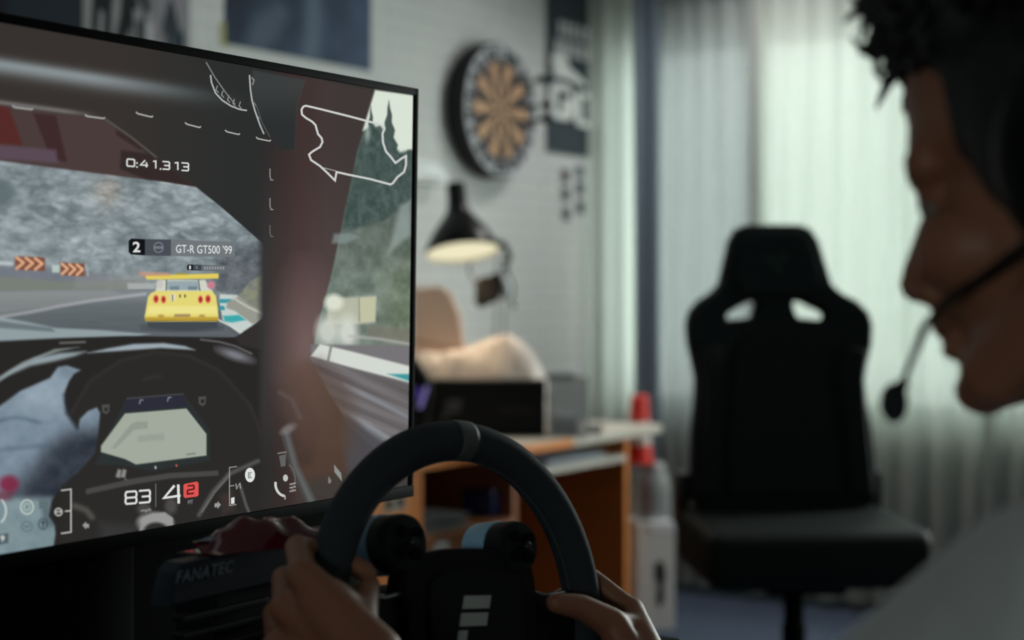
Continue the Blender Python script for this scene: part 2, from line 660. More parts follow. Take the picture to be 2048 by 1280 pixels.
# boards below the window, seen dimly through the curtain hem
m_board = mat('board_tan', (176, 136, 84), 0.7, var=0.2, scale=14)
tr = obj('trim_2', bx((-0.014, -2.4, 0.07), (0.0, -0.1, 0.60)), mat('board_backing', (46, 42, 38), 0.9), kind='structure')
for k, (ya, yb) in enumerate(((-0.44, -0.14), (-0.80, -0.47), (-1.02, -0.82), (-1.13, -1.05), (-1.62, -1.29), (-2.0, -1.68), (-2.36, -2.03))):
    obj('board', bx((-0.028, ya, 0.09), (-0.013, yb, 0.58), 0.004), m_board, tr, world=True)

# ------------------------------------------------------------------ curtains
def curtain(name, x0, y0, y1, z0, z1, amp, waves, mate, label, phase=0.0, narrow=0.0, group=None, seed=1, uneven=0.4):
    r = np.random.default_rng(seed)
    n, mrow = int(waves * 14) + 8, 14
    ph = np.cumsum(1 + uneven * r.standard_normal(n).clip(-1.5, 1.5))
    ph = ph / ph[-1] * waves * 2 * math.pi + phase
    am = amp * (0.6 + 0.5 * np.interp(np.linspace(0, 1, n), np.linspace(0, 1, 9), r.random(9)))
    P = np.zeros((mrow, n, 3))
    for i in range(mrow):
        t = i / (mrow - 1)
        yy = np.linspace(y0, y1, n)
        mid = (y0 + y1) / 2
        yy = mid + (yy - mid) * (1 - narrow * math.sin(math.pi * min(1, t * 1.05)))
        P[i, :, 0] = x0 + am * (0.55 + 0.45 * (1 - t)) * np.sin(ph + 0.35 * t * np.sin(ph * 0.37))
        P[i, :, 1] = yy + 0.006 * np.cos(ph)
        P[i, :, 2] = z0 + (z1 - z0) * t
    me = grid_mesh(P)
    return obj(name, me, mate, smooth=True, label=label, cat='curtain', group=group)
m_sheer = cloth('sheer_white', (190, 194, 188), 0.005, (58, 62, 58))
m_sheer2 = cloth('sheer_white_double', (170, 176, 174), 0.003, (42, 45, 45))
m_drape = cloth('drape_blue_grey', (165, 182, 200), 0.0, (30, 35, 41))
m_sheer3 = cloth('sheer_white_thin', (205, 208, 200), 0.008, (76, 80, 77))
ZT = 2.16
curtain('sheer_curtain', -0.12, -1.50, -0.66, 0.03, ZT, 0.020, 9, m_sheer, 'bright white sheer curtain hanging behind the gaming chair, right of the seam', seed=4)
curtain('sheer_curtain', -0.118, -1.80, -1.47, 0.03, ZT, 0.020, 4, m_sheer, 'white sheer curtain hanging behind the driver\'s face at the far right', seed=9)
curtain('sheer_curtain', -0.122, -0.70, -0.235, 0.03, ZT, 0.018, 6, m_sheer2, 'grey-white sheer curtain panel between the dark drape and the seam', seed=5)
curtain('sheer_curtain', -0.115, -0.25, -0.008, 0.03, ZT, 0.012, 3, m_sheer3, 'narrow white sheer curtain bunched in the corner beside the banner', seed=6)
curtain('drape_curtain', -0.185, -0.345, -0.240, 0.03, ZT, 0.018, 2, m_drape, 'narrow dark blue-grey drape hanging between two white sheers', narrow=0.12, seed=7)
rail = thing('curtain_rail', 'dark curtain rail along the top of the window wall', 'curtain rail', (-0.14, -1.2, 2.16))
obj('track', bx((-0.21, -1.84, 2.165), (-0.085, -0.24, 2.20), 0.006), m_matt, rail, world=True)
for yy in (-0.4, -1.05, -1.7):
    obj('bracket', bx((-0.10, yy - 0.02, 2.17), (0.0, yy + 0.02, 2.235), 0.003), m_matt, rail, world=True)

# added spot fixture, unseen overhead, to brighten the tiled wall
CLX, CLY = -0.50, -0.85
cl = thing('added_ceiling_light', 'added recessed spot out of view, brightening the tiled wall', 'ceiling light', (CLX, CLY, ZC - 0.03))
obj('trim_ring', lathe([(0.070, ZC - 0.002), (0.085, ZC - 0.002), (0.085, ZC - 0.012), (0.070, ZC - 0.016)], 32, Matrix.Translation((CLX, CLY, 0)), capa=False, capb=False), m_white, cl, world=True, smooth=40)
obj('lens', lathe([(0.070, ZC - 0.006), (0.070, ZC - 0.009), (0.02, ZC - 0.010)], 32, Matrix.Translation((CLX, CLY, 0))), emit('fill_downlight_lens', (250, 250, 240), 2.0), cl, world=True)
ld = bpy.data.lights.new('fill_downlight', 'SPOT')
ld.energy = 62.0
ld.color = (1.0, 0.97, 0.95)
ld.spot_size = math.radians(146)
ld.spot_blend = 1.0
ld.shadow_soft_size = 0.10
lo = bpy.data.objects.new('fill_downlight', ld)
COL.objects.link(lo)
lo.parent = cl
lo.matrix_parent_inverse = WM[cl.name].inverted()
lo.location = (CLX, CLY, ZC - 0.03)

# ================================================================== ON THE TILED WALL
def wallpt(px, py, y=0.0):
    return on_y(px, py, y)
def paper(name, x0, x1, z0, z1, y, painter, nx, nz, label, cat, thick=0.002, group=None, back=(70, 72, 74)):
    """thing: sheet with a printed face; painter(Paint) works in 0..1 x 0..1 with v down"""
    t = thing(name, label, cat, ((x0 + x1) / 2, y, z0), group=group)
    obj('sheet', bx((x0, y - thick, z0), (x1, y - 0.0002, z1)), mat('paper_back', back, 0.7), t, world=True)
    U, V = np.meshgrid(np.linspace(0, 1, nx), np.linspace(0, 1, nz))
    P = np.stack([x0 + (x1 - x0) * U, np.full_like(U, y - thick - 0.0003), z1 - (z1 - z0) * V], -1)
    me = grid_mesh(P)
    pt = Paint(U.ravel(), V.ravel(), (100, 100, 100))
    painter(pt)
    pt.apply(me)
    obj('print', me, print_attr('print_' + name), t, world=True)
    return t
YT = -TD - 0.001                                # front of the tiles

# dark navy poster at the far left
a, c = wallpt(-260, 60, YT), wallpt(164, 90, YT)
def p_navy(p):
    p.C[:] = (24, 36, 48)
    n = fbm(p.X * 5, p.Y * 5, 3)
    p.C *= (0.85 + 0.3 * n)[:, None]
    p.poly([(0, 0), (0.64, 0), (0.60, 1), (0, 1)], (14, 18, 28), 0.02)
paper('poster', a.x, c.x, 1.62, 2.25, YT, p_navy, 40, 30, 'dark navy poster at the top left corner above the monitor', 'poster')

# black and white print of two standing figures, and the arched print next to it
a, c = wallpt(164, 60, YT), wallpt(300, 60, YT)
def p_fig(p):
    p.C[:] = (152, 152, 152)
    p.C *= (0.92 + 0.16 * fbm(p.X * 6, p.Y * 6, 5))[:, None]
    D = (26, 27, 36)
    p.poly([(.18, .05), (.40, .05), (.46, .42), (.42, .70), (.40, .98), (.30, .98), (.31, .72), (.24, .70), (.20, .98), (.11, .98), (.14, .60), (.12, .3)], D, .02)
    p.poly([(.55, .03), (.80, .05), (.92, .45), (1.0, .62), (.95, .70), (.85, .55), (.80, .50), (.84, .72), (.97, .99), (.86, 1.0), (.72, .80), (.58, .98), (.45, 1.0), (.55, .70), (.58, .45), (.50, .30)], D, .02)
    p.ellipse((.28, .02), (.07, .06), D, .02)
    p.ellipse((.67, .0), (.07, .06), D, .02)
zb = wallpt(250, 80, YT).z
paper('poster', a.x + 0.001, c.x - 0.004, zb - 0.02, zb + 0.26, YT, p_fig, 60, 60, 'black and white print of two standing figures above the monitor', 'poster')
a, c = wallpt(300, 60, YT), wallpt(378, 60, YT)
def p_arch(p):
    p.C[:] = (150, 146, 152)
    for s in ((0.03, (118, 112, 120)), (0.10, (140, 135, 143))):
        e = s[0]
        p.line([(e, 0.02), (1 - e, 0.02), (1 - e, .98), (e, .98), (e, 0.02)], 0.03, s[1], 0.015)
    p.line([(.22, .95), (.22, .55), (.32, .40), (.5, .33), (.68, .40), (.78, .55), (.78, .95)], .04, (112, 108, 116), .02)
    p.poly([(.42, .52), (.5, .44), (.58, .52), (.72, .75), (.70, .88), (.55, .80), (.5, .98), (.35, .98), (.38, .8), (.28, .88), (.30, .72)], (52, 58, 66), .02)
    p.poly([(.55, .78), (.85, .78), (.85, .99), (.55, .99)], (38, 56, 66), .03)
zb = wallpt(340, 92, YT).z
paper('poster', a.x + 0.002, c.x, zb - 0.015, zb + 0.24, YT, p_arch, 50, 60, 'pale print of a figure under an arch above the monitor', 'poster')
# small dark cup-like shape printed card between them
q = wallpt(286, 62, YT - 0.004)
def p_card(p):
    p.C[:] = (150, 150, 152)
    p.poly([(.1, .3), (.6, .25), (.6, .95), (.15, .95)], (70, 70, 76), .06)
    p.poly([(.62, .3), (.98, .3), (.98, .9), (.62, .9)], (186, 186, 190), .05)
    p.poly([(.40, 0), (.62, 0), (.58, .3), (.42, .3)], (80, 78, 86), .05)
paper('photo_card', q.x - 0.035, q.x + 0.035, q.z - 0.04, q.z + 0.05, YT - 0.004, p_card, 30, 30, 'small photo card pinned between the two prints above the monitor', 'card')

# large blue-grey photograph poster
a, c = wallpt(450, 60, YT), wallpt(741, 100, YT)
zb = wallpt(600, 116, YT).z
def p_blue(p):
    n = fbm(p.X * 6, p.Y * 5, 21)
    n2 = fbm(p.X * 3 + 7, p.Y * 3, 33)
    p.C[:] = np.array((58, 72, 92)) * (0.72 + 0.5 * n)[:, None]
    p.C += np.array((20, 20, 22)) * np.clip((p.X - .5) * 2, 0, 1)[:, None]
    p.poly([(.48, 0), (.62, 0), (.64, .5), (.62, 1), (.50, 1), (.52, .5)], (112, 124, 140), .06, .8)
    p.poly([(.12, .98), (.18, .80), (.34, .66), (.42, .72), (.34, .9), (.24, 1)], (98, 108, 124), .05, .75)
    p.poly([(0, 0), (.10, 0), (.16, .6), (.10, 1), (0, 1)], (36, 42, 58), .05, .6)
    p.poly([(.2, .1), (.44, .1), (.47, .55), (.3, .6)], (42, 52, 72), .06, .7)
    p.poly([(.65, .55), (.8, .5), (.85, .7), (.7, .8)], (56, 66, 84), .07, .7)
paper('poster', a.x, c.x, zb, zb + 0.44, YT, p_blue, 90, 60, 'large smoky blue-grey photograph poster above the monitor, left of the dartboard', 'poster')
q = wallpt(452, 84, YT)
obj('sticky_note', bx((q.x - 0.022, YT - 0.0018, q.z - 0.012), (q.x + 0.012, YT - 0.0002, q.z + 0.05)), mat('yellow_paper', (186, 182, 120), 0.8),
    label='yellow paper corner sticking out at the bottom left of the blue-grey poster', cat='sticky note')

# banner with the GO sign
a, c = wallpt(1093, 150, -0.008), wallpt(1194, 160, -0.008)
zlo = wallpt(1145, 310, -0.008).z
ban = thing('banner', 'dark slate banner with white GO lettering beside the curtain', 'banner', ((a.x + c.x) / 2, -0.008, zlo))
m_ban = mat('banner_cloth', (52, 62, 70), 0.75, var=0.15, scale=8)
obj('cloth', bx((a.x, -0.0085, zlo), (c.x, -0.0052, ZC - 0.1), 0.0008), m_ban, ban, world=True)
m_let = mat('banner_white', (232, 236, 234), 0.7, var=0.05)
def flat_on_wall(me, x, z, y, sx=1.0, sz=1.0, rot=0.0):
    me.transform(axes((x, y, z), (sx * math.cos(rot), 0, sx * math.sin(rot)), (-sz * math.sin(rot), 0, sz * math.cos(rot)), (0, -1, 0)))
    return me
bw = c.x - a.x
bc = (a.x + c.x) / 2
g = wallpt(1144, 212, -0.008)
def rbox(w, h, r, n=4):
    out = []
    for cx_, cy_, a0 in ((w / 2 - r, h / 2 - r, 0), (-w / 2 + r, h / 2 - r, 90), (-w / 2 + r, -h / 2 + r, 180), (w / 2 - r, -h / 2 + r, 270)):
        out += [(cx_ + r * math.cos(math.radians(a0 + 90 * k / n)), cy_ + r * math.sin(math.radians(a0 + 90 * k / n))) for k in range(n + 1)]
    return out
gcut = [(-.034, .038), (.058, .038), (.058, .012), (.004, .012), (.004, -.038), (-.034, -.038)]
ocut = [(-.024, .042), (.024, .042), (.024, -.042), (-.024, -.042)]
for w_, cut_, dx, dz in ((.160, gcut, -.078, .008), (.150, ocut, .086, -.006)):
    obj('letter', flat_on_wall(outline([rbox(w_, .130, .042), cut_], 0.001), bc + dx, g.z + dz, -0.0102), m_let, ban, world=True)
# paw-like splash over the letters
spl = [(-.12, -.03), (-.14, .03), (-.12, .058), (-.095, .042), (-.07, .064), (-.04, .05), (-.01, .01), (.06, -.012), (.11, -.034), (.09, -.046), (0, -.032)]
obj('splash_shape', flat_on_wall(outline([spl], 0.001), bc - 0.01, g.z + 0.124, -0.0100), m_let, ban, world=True)
m_let2 = mat('banner_grey', (200, 206, 206), 0.7, var=0.08)
for row, (zz, wds) in enumerate(((0.275, (-.10, -.055, -.01, .04, .085)), (0.205, (-.125, -.085, -.045, .0, .045, .09)))):
    for k, wx_ in enumerate(wds):
        o2 = [(0, 0), (.034, 0), (.034, .018), (.018, .024), (.034, .034), (.034, .052), (0, .052), (0, .034), (.010, .026), (0, .018)]
        obj('letter', flat_on_wall(outline([o2], 0.0008), bc + wx_, g.z + zz - 0.03, -0.0096), m_let2, ban, world=True)

# little picture squares below the banner
k = 0
for (px, py, cc) in ((1130, 352, (92, 78, 82)), (1158, 344, (104, 112, 124)), (1131, 389, (78, 82, 84)), (1159, 377, (86, 92, 94)), (1160, 415, (84, 90, 92)), (1132, 428, (88, 92, 92))):
    q = wallpt(px, py, YT)
    dsc = ('reddish', 'bluish', 'dark', 'grey', 'slate', 'dim')[k]
    pl = ('top of the left column', 'top of the right column', 'middle of the left column', 'middle of the right column', 'bottom of the right column', 'bottom of the left column')[k]
    t = thing('picture_card', '%s little square picture under the banner, %s' % (dsc, pl), 'card', (q.x, YT, q.z - 0.03), group='little square pictures under the banner')
    obj('sheet', bx((q.x - 0.03, YT - 0.0012, q.z - 0.026), (q.x + 0.03, YT - 0.0001, q.z + 0.026)), mat('card_edge', (150, 154, 154), 0.7), t, world=True)
    obj('print', bx((q.x - 0.026, YT - 0.0022, q.z - 0.022), (q.x + 0.026, YT - 0.0011, q.z + 0.022)), mat('card_print_%d' % k, cc, 0.7, var=0.3, scale=60), t, world=True)
    k += 1

# white wall box half hidden by the monitor
q = wallpt(855, 350, -0.02)
t = thing('wall_box', 'small white box fixed to the tiled wall beside the monitor edge', 'wall box', (q.x, 0, q.z - 0.05))
obj('case', bx((q.x - 0.16, -0.06, q.z - 0.028), (q.x + 0.055, YT, q.z + 0.02), 0.008, 3), mat('white_gloss', (236, 240, 240), 0.3, var=0.02), t, world=True, smooth=40)
obj('lid', bx((q.x - 0.16, -0.05, q.z + 0.02), (q.x + 0.035, YT, q.z + 0.038), 0.006, 3), mat('white_gloss', (236, 240, 240), 0.3), t, world=True, smooth=40)
obj('vent', bx((q.x - 0.10, -0.062, q.z - 0.018), (q.x + 0.02, -0.059, q.z - 0.012)), m_joint, t, world=True)

# ------------------------------------------------------------------ dartboard
DC = on_y(1003, 221, -0.075)
R0 = 0.2255
db = thing('dartboard', 'round black and tan dartboard with a white number ring on the tiled wall', 'dartboard', (DC.x, 0, DC.z - R0))
MD = axes((DC.x, -0.03, DC.z), (1, 0, 0), (0, 0, 1), (0, -1, 0))      # local z points into the room
m_dark = mat('dartboard_black', (26, 26, 30), 0.7, var=0.2, scale=60)
m_tan = mat('dartboard_sisal_tan', (190, 152, 116), 0.9, var=0.15, scale=120, bump=0.3)
m_dk2 = mat('dartboard_sisal_dark', (62, 54, 56), 0.9, var=0.2, scale=120, bump=0.3)
m_wire = mat('wire_steel', (186, 190, 196), 0.35, 0.8)
obj('backing', lathe([(R0 * 0.97, -0.024), (R0 * 1.0, -0.01), (R0 * 1.0, 0.034), (R0 * 0.985, 0.040), (0.19, 0.041)], 64, MD), m_dark, db, world=True, smooth=35)
def sector(r0, r1, a0, a1, z, th=0.003, n=4):
    t = bmesh.new()
    A = [a0 + (a1 - a0) * k / n for k in range(n + 1)]
    pts = [(r1 * math.cos(x), r1 * math.sin(x)) for x in A] + [(r0 * math.cos(x), r0 * math.sin(x)) for x in A[::-1]]
    f = t.faces.new([t.verts.new((x, y, z)) for x, y in pts])
    ex = bmesh.ops.extrude_face_region(t, geom=[f])
    for v in ex['geom']:
        if isinstance(v, bmesh.types.BMVert): v.co.z += th
    bmesh.ops.transform(t, matrix=MD, verts=t.verts)
    return t
for k in range(20):
    a0 = math.radians(90 - 9 + 18 * k); a1 = a0 + math.radians(18)
    mm = m_tan if k % 2 else m_dk2
    obj('segment', sector(0.030, 0.158, a0 + 0.004, a1 - 0.004, 0.041), mm, db, world=True)
    obj('double_ring_segment', sector(0.160, 0.170, a0 + 0.004, a1 - 0.004, 0.041), m_dk2 if k % 2 else mat('dartboard_ring_grey', (104, 96, 104), 0.8), db, world=True)
obj('bullseye', lathe([(0.0155, 0.041), (0.0155, 0.0445)], 24, MD), mat('dartboard_bull', (120, 90, 78), 0.9), db, world=True)
obj('outer_bull', lathe([(0.0285, 0.041), (0.0285, 0.0435)], 24, MD), m_tan, db, world=True)
for rr in (0.0295, 0.103, 0.159, 0.171):
    pts = [MD @ Vector((rr * math.cos(t), rr * math.sin(t), 0.0455)) for t in [2 * math.pi * q / 48 for q in range(48)]]
    obj('wire_ring', tube(pts, 0.0009, 6, closed=True), m_wire, db, world=True)
for rr, tt, mm in ((0.214, 0.0045, mat('number_ring_white', (196, 200, 206), 0.4, 0.3)),):
    pts = [MD @ Vector((rr * math.cos(t), rr * math.sin(t), 0.046)) for t in [2 * math.pi * q / 64 for q in range(64)]]
    obj('number_ring', tube(pts, tt, 8, closed=True), mm, db, world=True, smooth=True)
nums = [20, 5, 12, 9, 14, 11, 8, 16, 7, 19, 3, 17, 2, 15, 10, 6, 13, 4, 18, 1]
m_num = mat('number_white', (214, 218, 222), 0.5)
for k, nn in enumerate(nums):
    an = math.radians(90 + 18 * k)
    me = text(str(nn), 0.042, 0.001, 0.0012)
    me.transform(MD @ axes((0.191 * math.cos(an), 0.191 * math.sin(an), 0.044), (math.sin(an), -math.cos(an), 0), (math.cos(an), math.sin(an), 0), (0, 0, 1)))
    obj('number', me, m_num, db, world=True)
# darts
def dart(px, py, label, tilt):
    tip = on_y(px, py, -0.078)
    d = Vector((0.12 * tilt, -1, 0.10)).normalized()
    t = thing('dart', label, 'dart', tip, group='darts stuck in the dartboard')
    T = along(tip, d)
    obj('point', lathe([(0.0004, -0.012), (0.0013, 0.0), (0.0013, 0.03)], 8, T), m_wire, t, world=True)
    obj('barrel', lathe([(0.002, 0.028), (0.0042, 0.034), (0.0042, 0.075), (0.003, 0.08)], 12, T), m_matt, t, world=True)
    obj('shaft', lathe([(0.0028, 0.078), (0.0028, 0.125)], 10, T), m_matt, t, world=True)
    for q in range(4):
        x, y = math.cos(q * math.pi / 2 + .5), math.sin(q * math.pi / 2 + .5)
        b = bm_new()
        s = outline([[(0, 0.10), (0.012, 0.118), (0.013, 0.145), (0, 0.150)]], 0.0005)
        s.transform(T @ axes((0, 0, 0), (x, y, 0), (0, 0, 1), (y, -x, 0)))
        obj('flight', s, m_matt, t, world=True)
dart(1026, 222, 'upper black dart sticking out of the right side of the dartboard', 0.2)
dart(1024, 250, 'lower black dart sticking out of the right side of the dartboard', -0.2)
dart(1014, 172, 'topmost black dart stuck in the upper right of the dartboard', 0.5)

# ================================================================== DESK BY THE WALL
YD = -0.65                                       # front of the desk
ZD = 0.655                                       # desk top
def dx(px): return on_y(px, 900, YD).x
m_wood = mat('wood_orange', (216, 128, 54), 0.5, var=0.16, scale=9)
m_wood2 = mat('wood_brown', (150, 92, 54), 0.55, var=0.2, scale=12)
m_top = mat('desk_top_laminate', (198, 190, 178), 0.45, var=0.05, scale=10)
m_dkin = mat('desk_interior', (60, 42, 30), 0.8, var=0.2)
x_r, x_div, x_left, x_end = dx(1257), dx(1047), dx(840), dx(1257) + 0.20
XE = -2.75
dk = thing('desk', 'wooden orange desk with a pale top and open shelves against the tiled wall', 'desk', ((XE + x_end) / 2, -0.33, 0))
obj('desk_top', bx((XE, YD - 0.01, ZD - 0.028), (x_end, -0.02, ZD), 0.004), m_top, dk, world=True)
obj('edge_strip', bx((XE, YD - 0.013, ZD - 0.026), (x_r - 0.35, YD - 0.0095, ZD - 0.002)), m_wood, dk, world=True)
obj('side_panel', bx((x_r - 0.022, YD, 0), (x_r, -0.03, ZD - 0.028), 0.002), m_wood, dk, world=True)
obj('side_panel', bx((XE + 0.05, YD, 0), (XE + 0.07, -0.03, ZD - 0.028), 0.002), m_wood, dk, world=True)
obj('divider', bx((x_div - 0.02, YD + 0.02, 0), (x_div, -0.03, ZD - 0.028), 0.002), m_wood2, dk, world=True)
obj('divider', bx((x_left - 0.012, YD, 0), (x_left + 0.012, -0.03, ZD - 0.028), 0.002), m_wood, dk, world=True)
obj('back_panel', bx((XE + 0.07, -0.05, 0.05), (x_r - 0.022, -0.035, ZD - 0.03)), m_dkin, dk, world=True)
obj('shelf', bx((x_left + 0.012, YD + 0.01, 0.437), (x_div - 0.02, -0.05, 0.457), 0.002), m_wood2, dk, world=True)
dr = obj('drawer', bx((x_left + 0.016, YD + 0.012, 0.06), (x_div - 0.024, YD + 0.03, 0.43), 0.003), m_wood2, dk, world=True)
q = on_y(1030, 1062, YD)
obj('knob', lathe([(0.006, 0), (0.006, 0.012), (0.013, 0.018), (0.012, 0.026)], 16, axes((q.x, YD + 0.012, q.z), (1, 0, 0), (0, 0, 1), (0, -1, 0))), mat('knob_pink', (176, 150, 158), 0.4), dr, world=True, smooth=40)
dl = obj('cabinet_door', bx((XE + 0.075, YD, 0.05), (x_left - 0.014, YD + 0.02, ZD - 0.033), 0.003), m_wood, dk, world=True)
obj('keyboard_tray', bx((x_div + 0.01, YD - 0.01, 0.562), (x_r - 0.026, -0.12, 0.578), 0.002), m_top, dk, world=True)
# sticker and label on the desk front
q = on_y(890, 1096, YD)
t = thing('sticker', 'round white sticker on the desk drawer behind the steering wheel', 'sticker', (q.x, YD, q.z))
obj('disc', lathe([(0.030, 0), (0.030, 0.0015)], 28, axes((q.x, YD + 0.0115, q.z), (1, 0, 0), (0, 0, 1), (0, -1, 0))), mat('sticker_white', (200, 196, 196), 0.6), t, world=True)
obj('print', outline([[(-.016, -.022), (.014, -.024), (.02, -.012), (.006, -.006), (.0, .004), (-.008, -.008), (-.02, -.012)]], 0.0004), mat('sticker_dark', (50, 46, 46), 0.7), t)
t.children[-1].matrix_parent_inverse = Matrix.Identity(4)
t.children[-1].data.transform(axes((0, 0.009, 0), (1, 0, 0), (0, 0, 1), (0, -1, 0)))
q = on_y(790, 1010, YD)
t = thing('label_plate', 'small white label with dark marks on the orange cabinet door under the monitor corner', 'label', (q.x, YD, q.z - 0.02))
obj('plate', bx((q.x - 0.045, YD - 0.002, q.z - 0.016), (q.x + 0.040, YD - 0.0002, q.z + 0.022)), mat('label_pale', (190, 176, 158), 0.7), t, world=True)
for dx0, w in ((-0.038, 0.026), (0.004, 0.028)):
    obj('mark', bx((q.x + dx0, YD - 0.003, q.z - 0.010), (q.x + dx0 + w, YD - 0.0018, q.z + 0.018)), mat('label_dark', (40, 32, 30), 0.8), t, world=True)
# papers on the tray and on the shelf
m_pap = mat('paper_grey', (150, 156, 164), 0.8, var=0.1, scale=20)
def papers(name, x0, x1, y0, y1, z, n, label, cat, mm, dz=0.004):
    t = thing(name, label, cat, ((x0 + x1) / 2, (y0 + y1) / 2, z))
    for k in range(n):
        o = random.uniform(-0.012, 0.012)
        obj('sheet', bx((x0 + o, y0 + random.uniform(-0.01, 0.01), z + k * dz), (x1 + o, y1, z + (k + 1) * dz - 0.0004), 0.0008, 1), mm, t, world=True)
papers('paper_stack', x_r - 0.46, x_r - 0.14, YD + 0.01, -0.30, 0.578, 5, 'stack of bluish grey papers on the keyboard tray', 'papers', m_pap)
papers('paper_stack', x_left + 0.06, x_left + 0.26, YD + 0.04, -0.25, 0.457, 6, 'stack of grey papers on the desk shelf seen through the wheel', 'papers', mat('paper_dim', (126, 128, 130), 0.8), 0.006)
q = on_y(985, 1010, YD + 0.08)
t = thing('storage_tin', 'small dark blue tin at the right end of the desk shelf', 'tin', (q.x, YD + 0.1, 0.457))
obj('body', bx((q.x - 0.03, YD + 0.06, 0.457), (q.x + 0.035, YD + 0.16, 0.52), 0.006, 3), mat('tin_blue', (36, 52, 104), 0.4), t, world=True, smooth=40)
obj('lid', bx((q.x - 0.032, YD + 0.058, 0.520), (q.x + 0.037, YD + 0.162, 0.530), 0.003, 2), mat('tin_blue_lid', (30, 40, 84), 0.4), t, world=True, smooth=40)

# ------------------------------------------------------------------ things standing on the desk
def F_logo(M, mm, parent, s=1.0, th=0.0012):
    """two slanted bars and a small slanted square"""
    for poly in ([(-.42, .20), (.50, .20), (.58, .52), (-.34, .52)], [(-.54, -.22), (.38, -.22), (.46, .10), (-.46, .10)], [(-.64, -.60), (-.34, -.60), (-.27, -.32), (-.57, -.32)]):
        me = outline([[(x * s, y * s) for x, y in poly]], th)
        me.transform(M)
        obj('logo_mark', me, mm, parent, world=True)
# black product box facing the camera
p_r = on_z(1091, 873, ZD)
ax = RGT.copy()
dep = (p_r - CAM).dot(FWD)
wid = (1091 - 846) / F * dep
hgt = (872 - 760) / F * dep
MB_ = axes(p_r - ax * wid / 2, ax, FWD, UP)
t = thing('product_box', 'black cardboard box with a grey slanted logo on the desk', 'box', M=MB_)
m_box = mat('box_black', (32, 32, 35), 0.6, spec=0.15, var=0.1)
obj('carton', bx((-wid / 2, 0.0, 0.0), (wid / 2, 0.10, hgt - 0.012), 0.0015), m_box, t)
obj('lid', bx((-wid / 2 - 0.001, -0.001, hgt - 0.055), (wid / 2 + 0.001, 0.101, hgt), 0.0015), m_box, t)
F_logo(MB_ @ axes((-wid / 2 + 60 / F * dep, -0.0028, hgt * 0.50), (1, 0, 0), (0, 0, 1), (0, -1, 0)), mat('logo_grey_dim', (86, 86, 88), 0.6), t, 0.048)
xx = wid * 0.12
for k in range(11):
    h = random.choice((0.009, 0.012, 0.009, 0.014))
    obj('letter_mark', bx((xx + k * 0.0092, -0.0022, hgt * 0.44), (xx + k * 0.0092 + 0.0062, -0.0002, hgt * 0.44 + h)), mat('logo_grey_dimmer', (50, 50, 52), 0.7), t)

# crumpled white plastic bag
def crumple(cx, cy, z, sx, sy, h, prof, seed, n=46, m=18, sharp=0.35):
    """heap of film: prof(u) gives the ridge height along x"""
    P = np.zeros((m, n, 3))
    for i in range(m):
        v = i / (m - 1)
        for j in range(n):
            u = j / (n - 1)
            P[i, j] = (u * 2 - 1, v * 2 - 1, 0)
    U = P[..., 0]; V = P[..., 1]
    base = np.vectorize(prof)((U + 1) / 2)
    ridge = np.abs(fbm(U * 3 + V * 2 + 10, V * 3 + 10 - U, seed, 3) - 0.5) * 2
    hh = base * (1 - np.abs(V) ** 2.2) * (1 - sharp * (1 - ridge) * (0.3 + np.abs(V)))
    P[..., 0] = cx + U * sx * (1 + 0.05 * np.sin(V * 4))
    P[..., 1] = cy + V * sy * (0.75 + 0.25 * base) + 0.02 * (fbm(U * 4 + 5, V * 3 + 5, seed + 9, 3) - 0.5)
    P[..., 2] = z + hh * h
    return P
depb = 4.76
c0 = at(965, 760, depb)
prof = lambda u: max(0.02, np.interp(u, [0, .08, .25, .37, .50, .62, .68, .78, .90, 1.0], [.74, .80, .81, .83, .90, .97, 1.0, .90, .73, .42]))
P = crumple(0, 0, 0, 0.202, 0.075, (at(1018, 645, depb).z - ZD), prof, 5)
Mbag = axes((c0.x, c0.y, ZD + 0.001), RGT, FWD, UP)
me = grid_mesh(P); me.transform(Mbag)
m_bag = mat('plastic_film_white', (226, 214, 206), 0.6, var=0.04, scale=20, bump=0.4, bscale=30)
t = thing('plastic_bag', 'crumpled white plastic bag on the desk behind the black box', 'bag', M=Mbag)
me2 = me
obj('film', me2, m_bag, t, world=True, smooth=30)
hb = smoothpath([Mbag @ Vector(p) for p in ((0.07, 0.0, 0.145), (0.085, -0.01, 0.165), (0.11, -0.02, 0.15), (0.13, -0.03, 0.10), (0.165, -0.03, 0.05))], 5)
obj('handle', tube(hb, [0.012 * (0.6 + 0.4 * math.sin(k)) for k in range(len(hb))], 8), m_bag, t, world=True, smooth=True)

# tan paper bag behind
c0 = at(880, 705, 5.02)
t = thing('paper_bag', 'tan paper bag standing on the desk between the monitor edge and the white bag', 'bag', M=axes((c0.x, c0.y, ZD), RGT, FWD, UP))
hpx = (720 - 572) / F * 5.02 + (at(880, 720, 5.02).z - ZD)
ol = [(-.12, 0), (.085, 0), (.08, hpx * .55), (.062, hpx * .80), (.035, hpx * .95), (0, hpx * 1.0), (-.05, hpx * .985), (-.12, hpx * .97)]
me = outline([ol], 0.028, 0.006)
me.transform(axes((0, 0.0, 0), (1, 0, 0), (0, 0, 1), (0, -1, 0)))
obj('paper', me, mat('paper_tan', (240, 204, 182), 0.8, var=0.08, scale=15, bump=0.3, bscale=25), t, smooth=40)
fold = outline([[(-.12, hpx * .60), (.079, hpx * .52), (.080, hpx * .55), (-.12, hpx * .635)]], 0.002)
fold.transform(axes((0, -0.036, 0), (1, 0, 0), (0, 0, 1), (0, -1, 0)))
obj('fold', fold, mat('paper_tan_fold', (206, 168, 142), 0.8), t)

